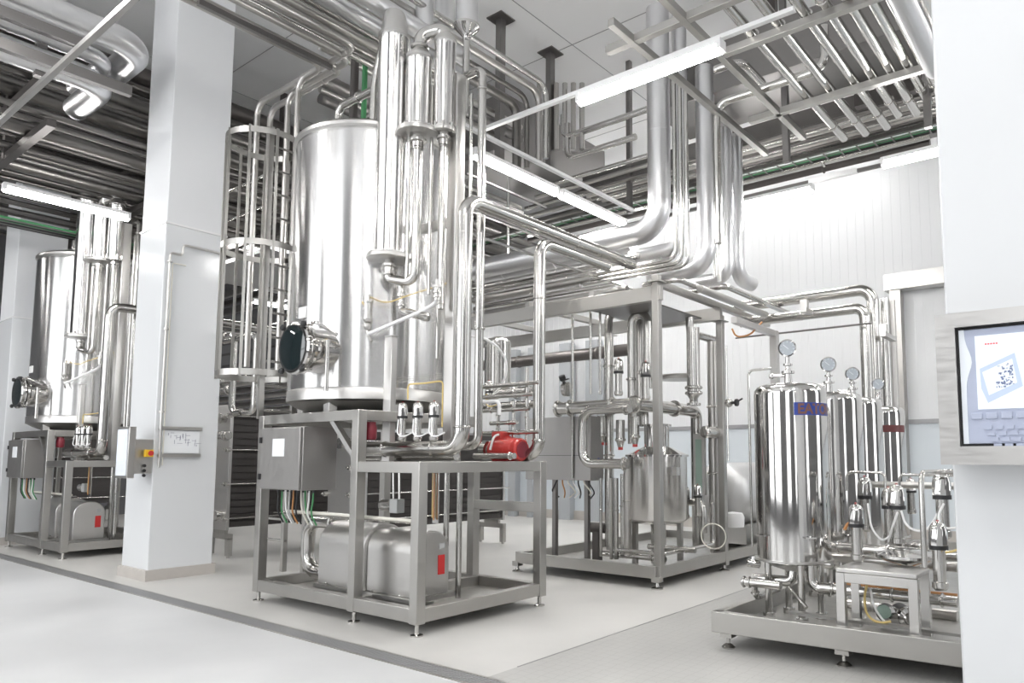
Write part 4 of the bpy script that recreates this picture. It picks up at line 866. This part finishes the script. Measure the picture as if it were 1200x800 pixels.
for k,(px,X,l,gy) in enumerate(((976,7.25,'second filter housing from the camera, directly behind the blue labelled one',427),(1004,8.3,'third filter housing, its right side showing beyond the second',438),(1034,9.4,'farthest filter housing, with a dark red band near its top',450))):
    c=P(px,560,X=X); ztp=P(px,(461,467,477)[k],X=X)[2]
    g=P(px,gy,X=X)[2] if gy else None
    band=None
    if k==2: a=math.atan2(-c[1],-c[0]); band=('brown_label',P(px,507,X=X)[2],P(px,499,X=X)[2],a-1.2,a+1.2)
    housing(l,c[0],c[1],(.30,.29,.285)[k],.55,ztp,g,band); hz.append(c)
pipe('vent_line','thin vent line looping from the first gauge stem down to the floor',go((c1[0]+.0,c1[1]+.16,P(926,430,X=6.05)[2]),'yX',877,'zY',640),.011,'tube',seg=8,bend=.05,clamps=(.06,))
# stainless table on the skid
def stand():
    x0=5.5; a=P(979,668,X=x0);y1=a[1]; y0=P(1074,668,X=x0)[1]; z=.66
    t=thing('steel_stand','low stainless table frame on the front of the filter skid','stand',(x0,(y0+y1)/2,.29))
    MB().box((x0,y0,z),(x0+.42,y1,z+.035)).build('top','satin_steel',t,bevel=.008)
    MB().box((x0+.004,y0+.06,z-.07),(x0+.05,y1-.06,z)).build('apron','satin_steel',t,bevel=.004)
    for x in(x0,x0+.36):
        for y in(y0,y1-.06): MB().box((x,y,.2),(x+.06,y+.06,z-.001)).build('leg','satin_steel',t)
stand()
# valves on skid 3
vs=[('lowest left capped valve standing on the steel stand with a yellow lever',1005,655,5.85,1.15,True),
 ('tall capped valve behind the lowest left one, before the dark housings',1015,620,6.7,1.25,True),
 ('rear capped valve of the close pair above the round flange',1043,630,6.6,1.15,True),
 ('front capped valve of the close pair above the round flange',1053,636,6.2,1.25,True),
 ('capped valve at the pillar edge with two hoses',1106,628,6.1,1.3,True),
 ('low capped valve with yellow line right of the steel stand',1102,688,5.75,1.25,False),
 ('small capped valve far back beside the farthest housing',1069,600,9.5,1.1,False)]
for l,px,py,X,s,h in vs: valve(l,P(px,py,X=X),s,group=None,hose=False)
def hose(label,pts,m='white_hose',r=.0085): pipe('air_hose',label,pts,r,m,cat='hose',bend=.16,seg=8)
hose('white hose in a deep loop from the front capped valve toward the pillar edge',[P(1056,598,X=6.15),P(1062,618,X=6.12),P(1082,624,X=6.1),P(1094,612,X=6.08),P(1104,588,X=6.08)])
hose('white hose falling from the front capped valve to the pipework',[P(1052,600,X=6.1),P(1046,616,X=6.1),P(1041,634,X=6.2)])
hose('white hose looping below the tall capped valve',[P(1017,590,X=6.6),P(1021,620,X=6.4),P(1034,634,X=6.3),P(1043,628,X=6.3)])
hose('white hose looping at the pillar edge',[P(1106,590,X=6.05),P(1098,606,X=6.0),P(1106,620,X=6.0),P(1122,618,X=6.0)])
hose('yellow hose running past the low capped valve into the pillar edge',[P(1108,647,X=5.7),P(1116,646,X=5.7),P(1122,644,X=5.7)],'yellow_hose')
hose('orange-yellow lever hose left of the lowest left valve',[P(1003,612,X=5.85),P(994,612,X=5.85),P(990,620,X=5.8)],'orange_cable',.012)
hose('thin clear hose coiling under the steel stand',[P(1018,678,X=5.7),P(1012,700,X=5.7),P(1016,722,X=5.7),P(1030,730,X=5.7),P(1044,728,X=5.7)],'yellow_hose',.009)
hose('white hose dropping under the steel stand',[P(1020,690,X=5.75),P(1024,712,X=5.75),P(1036,728,X=5.75)])
def flange(label,px,py,X,r):
    p=P(px,py,X=X); t=thing('round_flange',label,'flange',p)
    MB().lathe(p,(0,0,1),[(-.12,.05),(-.05,r*.5),(-.02,r*.9),(0,r),(.02,r),(.025,r*.9),(.05,r*.5),(.055,0)],40).build('disc','polished',t)
flange('wide round polished flange between the capped valves',1064,652,6.1,.25); flange('smaller round flange behind the wide one',1085,640,6.7,.15)
pl('manifold_pipe','bright level manifold pipe crossing under the steel stand to the right edge',P(962,688,X=5.9),('yX',1122),.04,clamps=(.1,.55,.9))
pl('manifold_pipe','upper level manifold pipe above the steel stand',P(968,640,X=6.5),('yX',1122),.045,clamps=(.1,.5,.8))
pl('manifold_pipe','second manifold pipe just below the upper one',P(968,652,X=6.6),('yX',1122),.04,'pipe_steel',clamps=(.3,.7))
pl('manifold_pipe','dark manifold pipe deep under the steel stand',P(985,706,X=6.8),('yX',1122),.05,'pipe_steel',clamps=(.3,))
pl('manifold_pipe','copper brown line under the steel stand top',P(990,684,X=6.2),('yX',1122),.014,'orange_cable')
pl('frame_rail','level rail with square section behind the capped valves',P(1001,567,X=8.),('yX',1121),.035,'satin_steel')
pl('guard_rail','thin white-bright rail bending down beside the pillar edge valve',P(1122,553,X=6.0),('yX',1096,'xX',1079,'z=',.75),.02,'tube',bend=.1)
pl('guard_rail','thin guard rail looped in front of the dark housings',P(993,575,X=6.6),('zY',553,'yX',1037,'z+',-.3),.012,'tube',bend=.05)
pl('guard_rail','second thin rail arched at the far housing',P(1055,590,X=7.2),('zY',556,'yX',1121),.012,'tube',bend=.05)
# inlet pipes at the foot of the nearest housing
pl('inlet_pipe','bright inlet pipe stub pointing left under the nearest housing',P(870,681,X=5.75),('yX',915),.036,clamps=(.05,.2))
pl('inlet_pipe','angled lower pipe loop at the corner of the filter skid',P(884,676,X=5.9),('zY',700,'xX',912),.028,clamps=(.2,),bend=.08)
pl('inlet_pipe','curved outlet pipe under the right side of the nearest housing',P(950,660,X=5.95),('zY',688,'yX',975),.045,bend=.12,clamps=(.95,))
solo('brace',MB().tube([P(925,688,X=5.9),P(945,712,X=5.8)],.018,seg=10),'tube','slanted brace rod under the nearest filter housing','brace')
for l,px,py,X,m in(('green grey disc',1011,682,6.3,'pale_green'),('round pale green',1035,716,6.0,'pale_green')):
    p=P(px,py,X=X); t=thing('flow_sensor',l+' flow sensor body under the steel stand','sensor',p); MB().lathe(p,(-.8,-.3,.1),[(0,.03),(.01,.05),(.05,.053),(.06,.04),(.062,0)],24).build('body',m,t); MB().lathe(V(p),(.8,.3,-.1),[(0,.03),(.08,.03)],12).build('connector','tube',t)
for l,px in(('left',1045),('right',1062)):
    p=P(px,722,X=6.1); t=thing('small_pump',l+' small black and chrome pump under the steel stand','pump',p); MB().lathe(p,(-.8,-.5,.0),[(0,.05),(.02,.08),(.08,.08),(.09,.05),(.12,.045),(.122,0)],24).build('head','polished',t); MB().lathe(V(p),(.8,.5,0),[(0,.075),(.15,.075),(.16,.03)],20).build('body','black',t)
t=thing('corner_valve','small white valve body at the left foot of the nearest housing','valve',P(883,658,X=5.9)); p=P(883,660,X=5.9); MB().lathe(p,(-.4,.8,.1),[(-.06,.02),(-.05,.035),(.05,.035),(.06,.02)],16).build('body','polished',t); MB().cyl(p,(p[0],p[1],p[2]+.06),.015).build('stem','white_hose',t)
# ================= UNDER THE CEILING =================
def lamp(label,p,ax,n=1,L=1.5,power=70,group=None):
    for k in range(n):
        x,y,z=p; 
        if ax=='x': x+=k*(L+.12)
        else: y-=k*(L+.12)
        l=label[k] if isinstance(label,(list,tuple)) else label
        t=thing('ceiling_lamp',l,'lamp',(x,y,z),group)
        d=V((1,0,0)) if ax=='x' else V((0,-1,0)); a=V((x,y,z)); b=a+d*L; s=V((0,1,0)) if ax=='x' else V((1,0,0))
        MB().bar(a+V((0,0,.05)),b+V((0,0,.05)),.10,.05).build('housing','lamp_body',t)
        MB().tube([a+V((0,0,-.005)),b+V((0,0,-.005))],.055,seg=16).build('diffuser','lamp_glow',t)
        for e in(a,b): MB().bar(e-d*.02+V((0,0,.02)),e+d*.02+V((0,0,.02)),.12,.10).build('end_cap','lamp_body',t)
        ld=bpy.data.lights.new('tube_light','AREA'); ld.shape='RECTANGLE'; ld.size=L; ld.size_y=.12; ld.energy=power; ld.color=(1,.985,.96)
        lo=bpy.data.objects.new('tube_light',ld); C.objects.link(lo); lo.parent=t; lo.location=d*L/2+V((0,0,-.065)); lo.rotation_euler=(0,0,0 if ax=='x' else math.pi/2)
LP=LAMP_P
a=P(680,118,X=5.7); b=P(845,58,X=5.7); lamp('long glowing lamp crossing in front of the big ducts, largest in view',a,'y',1,a[1]-b[1],LP)
q=P(555,180,Y=6.06); lamp(['glowing lamp just right of the mast, left of a pair in line','glowing lamp ending left of the big ducts, right of a pair in line'],q,'x',2,1.56,LP)
q=P(5,220,Y=12.0); lamp('glowing lamp at the far left in front of the dark pipe bundle',q,'x',1,P(150,253,Y=12.0)[0]-q[0],LP)
q=P(236,275,Y=14.2); lamp('bright lamp seen through the ladder cage behind the middle pillar',q,'x',1,2.6,LP)
q=P(1035,192,X=9.3); lamp('lamp at upper right running into the pillar edge',q,'y',1,1.5,LP)
q=P(838,247,X=10.4); lamp('lamp half hidden behind the ceiling ducts on the right',q,'y',1,1.6,LP)
q=P(948,213,X=11.0); t=thing('ceiling_lamp','small unlit lamp under the right hand tray','lamp',q); MB().bar(q,(q[0],q[1]-.75,q[2]),.09,.08).build('housing','lamp_body',t,bevel=.01)
# unseen lamps, added to light the hall
for x in(-3.5,.5):
    for y in(-5,-1,3,8,13,18): lamp('long ceiling lamp in the part of the hall behind the camera',(x,y,6.2),'x',1,1.6,LP,'lamps behind the camera')
for x,y in((11,8),(11,11),(9,17),(12,16),(6.5,-4),(10,-3),(10,13.5)): lamp('long ceiling lamp over the hidden rear of the hall',(x,y,5.4),'x',1,1.6,LP,'lamps over the rear of the hall')
for k,y in enumerate((5.2,7.6,10.2)): lamp('ceiling lamp high beside the right wall, hidden above the ducts and pipework',(12.9,y,7.5),'y',1,1.5,LP*.25,'lamps beside the right wall')  # extra hidden lamps, put in to brighten the right wall
for k,y in enumerate((.3,-1.8)): lamp('ceiling lamp beside the right wall, behind the right pillar',(12.9,y,7.5),'y',1,1.5,LP*.25,'lamps behind the right pillar')
# lamp rails
p=P(30,262,Z=5.35); tray_later=p
p=P(855,55,X=5.7);solo('lamp_rail',MB().bar((5.7,p[1]-.6,p[2]+.12),(5.7,P(568,158,X=5.7)[1],p[2]+.12),.05,.04),'lamp_body','white mounting rail of the largest lamp, running down left toward the mast','rail')
z=P(660,215,Y=6.06)[2]; solo('lamp_rail',MB().bar((5.6,6.06,z+.12),(9.4,6.06,z+.12),.06,.04),'lamp_body','white mounting rail above the lamp pair right of the mast','rail')
p=P(70,78,Z=5.2); solo('lamp_rail',MB().bar((p[0],14,5.2),(p[0],3.5,5.2),.05,.05),'satin_steel','bare steel rail slanting across the top left corner','rail')
p=P(1000,205,X=11.0); solo('lamp_rail',MB().bar((11.0,9,p[2]+.05),(11.0,.5,p[2]+.05),.06,.05),'galvanised','grey mounting rail below the cable tray at the upper right','rail')
# tube rack at the upper right: tubes run away, beams run across
RZ=5.85
for k in range(9):
    px=(868,893,921,944,966,990,1012,1034,1050)[k]
    y=P((945,971,1000,1022,1046,1066,1082,1098,1112)[k],(112,102,94,88,86,80,73,68,62)[k],Z=RZ)[1]
    x1=P((990,1007,1023,1035,1052,1070,1085,1100,1110)[k],(162,158,153,139,138,125,120,115,110)[k],Z=RZ)[0]
    pipe('rack_tube',('first','second','third','fourth','fifth','sixth','seventh','eighth','ninth')[k]+' tube from the left in the ceiling rack at the upper right',[(3.0,y,RZ),(x1,y,RZ)],.052,'tube',clamps=(.55,.93),group='tubes in the upper right ceiling rack',cr=1.25)
for l,px,py,z in(('thick',1000,104,RZ-.09),('middle',900,42,RZ-.08),('upper',800,22,RZ-.08)):
    p=P(px,py,Z=z); solo('rack_beam',MB().box((p[0]-.04,.8,z-.05),(p[0]+.04,(3.55 if l=='thick' else 4.1 if l=='upper' else 3.2),z+.03)),'frame_steel',l+' crossbeam under the tubes of the upper right ceiling rack','beam',bevel=.004)
for l,a,b in(('outer',(742,48),(865,148)),('inner',(792,12),(905,110))):
    p=P(*a,Z=5.75); solo('rack_beam',MB().box((p[0]-.4,p[1]-.035,5.71),(p[0]+3.4,p[1]+.035,5.79)),'frame_steel',l+' lengthwise beam of the upper right ceiling rack','beam',bevel=.004)
q=go(P(842,285,X=7.8),'zY',122,'yX',967,'z+',.5); pipe('rack_bypass_pipe','bent pipe rising beside the ducts then crossing under the rack tubes',q,.05,'tube',seg=18,bend=.16)
q=go(P(838,82,X=7.6),'yX',868,'xX',893); pipe('rack_bypass_pipe','short bent pipe ending beside the largest lamp',q,.05,'tube',bend=.15)
for k,(px,py0,py1,X) in enumerate(((922,110,190,9.),(1088,60,150,9.),(738,90,250,10.))):
    p=P(px,py1,X=X); solo('hanger_post',MB().box((p[0]-.04,p[1]-.04,p[2]),(p[0]+.04,p[1]+.04,ZC)),'galvanised',('dark hanger post under the left of the upper right rack','dark hanger post beside the right pillar','dark hanger post left of the widest duct')[k],'post')
# cable tray and pipes along the right, below the rack
def tray(label,X,y0,y1,z,w=.3,fill='green_cable'):
    t=thing('cable_tray',label,'cable tray',(X,(y0+y1)/2,z)); m=MB()
    for s in(-w/2,w/2): m.box((X+s-.006,y0,z),(X+s+.006,y1,z+.06))
    y=y0
    while y<y1: m.box((X-w/2,y,z),(X+w/2,y+.02,z+.01)); y+=.25
    m.build('ladder_frame','galvanised',t,smooth=False)
    random.seed(int(z*10))
    for k in range(7): dx=-w/2+.04+k*(w-.08)/6; MB().tube([(X+dx,y0,z+.03),(X+dx+random.uniform(-.02,.02),(y0+y1)/2,z+.035),(X+dx,y1,z+.03)],.016,.5,8).build('cable',(fill,'galvanised','label_white',fill,'galvanised',fill,'black')[k],t)
z=P(980,180,X=11.)[2]; tray('cable tray with green cables running under the upper right rack',11.,.5,12,z)
for k,(py,r,m) in enumerate(((168,.06,'galvanised'),(186,.09,'tube'),(197,.06,'dark_steel'))):
    q=go(P(1090,py-30,X=11.4+k*.2),'yX',620); pipe('tray_pipe',('upper','thick bright','dark lower')[k]+' pipe running beside the green cable tray toward the pillar',q,r,m,clamps=(.2,.6))
# ventilation ducts and small pipework above the rack
for l,a,b,X,z0,z1 in(('broad',(1000,0),(1100,0),8.6,6.5,7.2),('long flat',(900,0),(1100,0),10.6,6.4,6.9)):
    solo('ventilation_duct',MB().box((X,-1.,z0),(X+1.1,5.2 if l=='broad' else 8.,z1)),'galvanised',l+' dark ventilation duct above the upper right ceiling rack','duct',bevel=.01)
for k in range(9):
    X=9.9+k*.16; solo('ceiling_pipe',MB().tube([(X,.2,6.25+.02*k),(X,7.6,6.25+.02*k)],.035,seg=10),('bundle_steel','tube','pipe_steel')[k%3],'thin pipe of the close row crossing above the end of the upper right rack','pipe','close row above the upper right rack')
for k,(px,py) in enumerate(((905,60),(975,110),(1010,125),(1065,110),(1088,95))):
    p=P(px,py,X=9.7); solo('hanger_post',MB().box((p[0]-.06,p[1]-.08,p[2]),(p[0]+.06,p[1]+.08,ZC)),'dark_steel',('first','second','third','fourth','fifth')[k]+' of the dark broad hangers above the upper right rack, from the left','post')
# insulated duct at the top right corner
p=P(1068,20,Z=5.2); pipe('insulated_pipe','fat insulated pipe slanting into the top of the right pillar edge',[(p[0]-1.6,p[1],5.2),(p[0]+1.,p[1],5.2)],.10,'cladding',seg=22)
t=thing('cable_tray','green cabled tray running away at the far left under the dark bundle','cable tray',(2,tray_later[1],5.35))
MB().box((-2,tray_later[1]-.2,5.33),(9,tray_later[1]+.2,5.35)).build('tray','galvanised',t); random.seed(9)
for k in range(9): MB().tube([(-2,tray_later[1]-.24+k*.055,5.32-.01*(k%3)),(9,tray_later[1]-.24+k*.055,5.32-.01*(k%2))],.018,seg=8).build('cable',('green_cable','galvanised','black')[k%3],t)
# deep bundle of pipes below the ceiling, unlit shade put into its colours
random.seed(11)
ORD=['lowest','second','third','fourth','fifth','sixth','seventh','eighth','ninth','tenth','eleventh','twelfth','thirteenth','fourteenth','fifteenth','sixteenth']
for row,(z,ya,yb,n,rr) in enumerate(((5.9,10.9,17.2,22,(.03,.05)),(6.7,11.2,19.6,26,(.05,.09)),(7.5,12.,21.5,20,(.08,.15)))):
    for k in range(n):
        y=ya+(yb-ya)*k/(n-1)+random.uniform(-.08,.08); r=random.uniform(*rr)
        if row==0 and k in(2,7): r=.11
        if row==1 and k in(3,): r=.14
        pipe('ceiling_pipe',('low','middle','high')[row]+' layer pipe of the dark bundle running away under the ceiling behind the pillars',[(-3,y,z+random.uniform(-.08,.08)),(14.,y,z+random.uniform(-.02,.02))],r,random.choice(('bundle_steel','bundle_steel','dark_steel','galvanised')),group=('low','middle','high')[row]+' layer of the dark ceiling bundle',seg=10)
for k,x in enumerate((2.9,4.9,7.,9.5)):
    for z in(5.75,6.5): solo('bundle_crossbeam',MB().box((x-.05,10.6,z-.06),(x+.05,20,z+.04)),'dark_steel',('first','second','third','fourth')[k]+(' lower' if z<6 else ' upper')+' crossbeam carrying the dark ceiling bundle, counted from the left','beam')
    solo('hanger_post',MB().box((x-.06,12.3,5.7),(x+.06,12.42,ZC)),'dark_steel',('first','second','third','fourth')[k]+' hanger post of the dark ceiling bundle, counted from the left','post')
# pipes to the tank unit: bundle running away above the ladder then turning
L4=['outermost','second','third','innermost']
for k,(px,py,m) in enumerate(((380,78,'tube'),(402,82,'tube'),(412,70,'pipe_steel'),(418,55,'pipe_steel'))):
    z=6.05; p=P(px,py,Z=z); s=[(1.0,p[1],z),p]
    e=go(p,'yX',(302,317,338,350)[k]); e2=go(e[-1],'zY',(430,430,440,400)[k])
    pipe('ceiling_bend_pipe',L4[k]+' of the four pipes that turn above the ladder cage and drop',[(0.5,p[1],z)]+e+e2[1:],.036,'pipe_steel',seg=14,bend=.16,clamps=(.5,))
for k in range(7):
    z=6.3+.12*(k%2); y=P(290+k*24,0,Z=z)[1]-.6; r=(.05,.05,.05,.05,.09,.05,.10)[k]
    pipe('ceiling_pipe',('first','second','third thick','fourth','fifth thick','sixth','seventh thickest')[k]+' level pipe passing over the central tank, counted from the left',[(0.5,y+.6,z),go((2.,y+.6,z),'xX',545)[1]],r,('tube','pipe_steel','pipe_steel','tube','cladding','pipe_steel','cladding')[k],seg=16)
for k in range(8):
    y=7.6+k*.42; z=6.9+.1*(k%3); pipe('ceiling_pipe','pipe of the high bundle crossing behind the central tank',[go((3.,y,z),'xX',375)[1],go((3.,y,z),'xX',610)[1]],(.05,.08,.05,.1)[k%4],('pipe_steel','galvanised')[k%2],group='high bundle behind the central tank',seg=12)
for l,px,py,m,r,t1 in(('green','425',176,'green_cable',.034,ZC),('dark','413',176,'dark_steel',.055,ZC)):
    p=P(int(px),py,X=5.3 if l=='green' else 5.5); solo('drop_pipe',MB().cyl(p,(p[0],p[1],t1-.4),r),m,l+' vertical pole rising from the central tank top to the ceiling','pole')
solo('angle_rail',MB().bar(P(232,2,Z=6.0),(P(372,88,Z=6.0)[0],P(232,2,Z=6.0)[1],6.0),.05,.06),'galvanised','dull angle rail slanting beside the ceiling pipes right of the middle pillar','rail')
# hangers with ceiling plates
for k,(px,pt,pb,X) in enumerate(((587,22,190,7.0),(645,62,200,8.4))):
    zt=ZC; b=P(px,pt,Z=ZC); b=(b[0],b[1],go(b,'zY',pb)[1][2])
    t=thing('hanger_post',('larger','smaller')[k]+' dark hanger post with square plate reaching up right of the mast','post',b); MB().box((b[0]-.055,b[1]-.055,b[2]),(b[0]+.055,b[1]+.055,ZC)).build('post','galvanised',t); MB().box((b[0]-.16,b[1]-.16,zt-.02),(b[0]+.16,b[1]+.16,zt+.01)).build('plate','galvanised',t)
for k,(px,py) in enumerate(((566,52),(556,60),(545,70),(534,82))):
    p=P(px,py,Z=6.9); q=go(p,'xX',(640,632,618,606)[k]); pipe('ceiling_bend_pipe',('upper','second','third','lowest')[k]+' pipe running toward the hanger posts right of the mast and dropping',[(p[0]-2.5,p[1],p[2])]+q+[(q[1][0],q[1][1],q[1][2]-1.1)],(.04,.05,.04,.07)[k],('tube','pipe_steel','bundle_steel','bundle_steel')[k],seg=12,bend=.2)
# grey ventilation boxes and risers behind the hangers
a=P(590,140,Y=8.2);b=P(655,205,Y=8.2)
solo('ventilation_box',MB().box((a[0],8.2,b[2]),(b[0]+1.5,9.6,a[2]+.5)),'galvanised','large flat grey ventilation box hanging behind the two hanger posts','duct',bevel=.01)
for k in range(6):
    px=626+k*10; q=go(P(px+6,98+k*0,X=9.0),'zY',175); pipe('riser_pipe',('first','second','third','fourth','fifth','sixth')[k]+' of the short upright risers left of the largest lamp, counted from the left',q,.045,('pipe_steel','tube')[k%2])
q=go(P(776,122,X=9.),'yX',660,'z+',.4); pipe('ceiling_cross_pipe','bent pipe with raised end left of the widest duct, upper',q[::1],.05,'tube',bend=.14)
q=go(P(745,160,X=9.),'yX',665,'z+',.6); pipe('ceiling_cross_pipe','bent pipe with raised end left of the widest duct, lower',q,.05,'tube',bend=.14)
for k in range(4):
    q=go(P(760,182+k*11,X=9.4+k*.4),'yX',640-k*12); pipe('ceiling_cross_pipe',('first','second','third','fourth')[k]+' level pipe going left behind the widest duct, counted from above',q,.04,('tube','pipe_steel')[k%2])
q=go(P(534,10,X=6.6),'y+',.01) ; 
# ducts over the condensers
for l,px,pb,r,X,cone in(('widest dark',497,45,.11,5.4,False),('middle',521,28,.13,5.9,False),('cone ended',547,30,.13,5.6,True)):
    p=P(px,pb,X=X); t=thing('overhead_duct',l+' overhead duct coming down above the upright tubes','duct',p)
    MB().cyl(p,(p[0],p[1],ZC),r,seg=28).build('jacket','cladding',t)
    if cone: MB().lathe((p[0],p[1],p[2]-.2),(0,0,1),[(0,.04),(.02,.045),(.06,.05),(.17,.15),(.2,.15),(.21,.13)],28).build('cone','polished',t); MB().cyl((p[0],p[1],p[2]-1.1),(p[0],p[1],p[2]-.18),.04).build('stem','tube',t)
    else: MB().lathe((p[0],p[1],p[2]-.06),(0,0,1),[(0,r*.7),(.03,r*1.06),(.08,r*1.06),(.085,r)],28).build('rim','cladding',t)
# insulated pipe bends at the upper left
def bends():
    for l,a,b,r,z,d in(('largest upper',0,(168,58),.165,6.6,1.15),('slimmer middle',0,(126,72),.10,6.45,1.1),('lowest',0,(124,100),.15,6.15,1.0)):
        p=P(*b,Z=z); pts=[(p[0]-3.5,p[1],z),p,(p[0],p[1]+d,z)]
        t=thing('insulated_pipe',l+' insulated pipe bend at the upper left under the ceiling','pipe',p); MB().tube(pts,r,r*2.1,26,8).build('jacket','cladding',t)
        for k in(.4,.9,1.6): MB().lathe((p[0]-k-.1,p[1],z),(1,0,0),[(0,r),(0,r+.004),(.03,r+.004),(.03,r)],26).build('seam_band','cladding',t)
    p=P(100,88,Z=6.25)
    for l,y,z,xe in(('front',P(100,88,Z=5.9)[1],5.9,P(150,110,Z=5.9)[0]),('rear',P(50,33,Z=6.27)[1],6.27,P(98,48,Z=6.27)[0])): solo('pipe_hanger_beam',MB().box((-.5,y-.04,z-.06),(xe,y+.04,z+.06)),'galvanised',l+' beam under the insulated pipe bends at the upper left','beam')
    for l,x in(('left',P(45,60,Z=6.3)[0]),): solo('hanger_post',MB().box((x-.05,p[1]-.2,5.95),(x+.05,p[1]-.1,ZC)),'galvanised',l+' hanger post among the insulated pipe bends','post')
bends()
# trays over the left
# ================= CAMERA AND RENDER SETTINGS =================
cam=bpy.data.cameras.new('camera'); co=bpy.data.objects.new('camera',cam); C.objects.link(co); bpy.context.scene.camera=co
cam.sensor_width=36; cam.lens=F/1200*36; cam.shift_x=(600-CX)/1200; cam.shift_y=(CY-400)/1200
m=Matrix((( R[0],UP[0],-FW[0],0),(R[1],UP[1],-FW[1],0),(R[2],UP[2],-FW[2],H),(0,0,0,1))); co.matrix_world=m
cam.clip_start=.05; cam.clip_end=200
s=bpy.context.scene
s.view_settings.view_transform='Standard'; s.view_settings.look='None'; s.view_settings.gamma=1; s.view_settings.use_curve_mapping=False; s.view_settings.exposure=EXPO
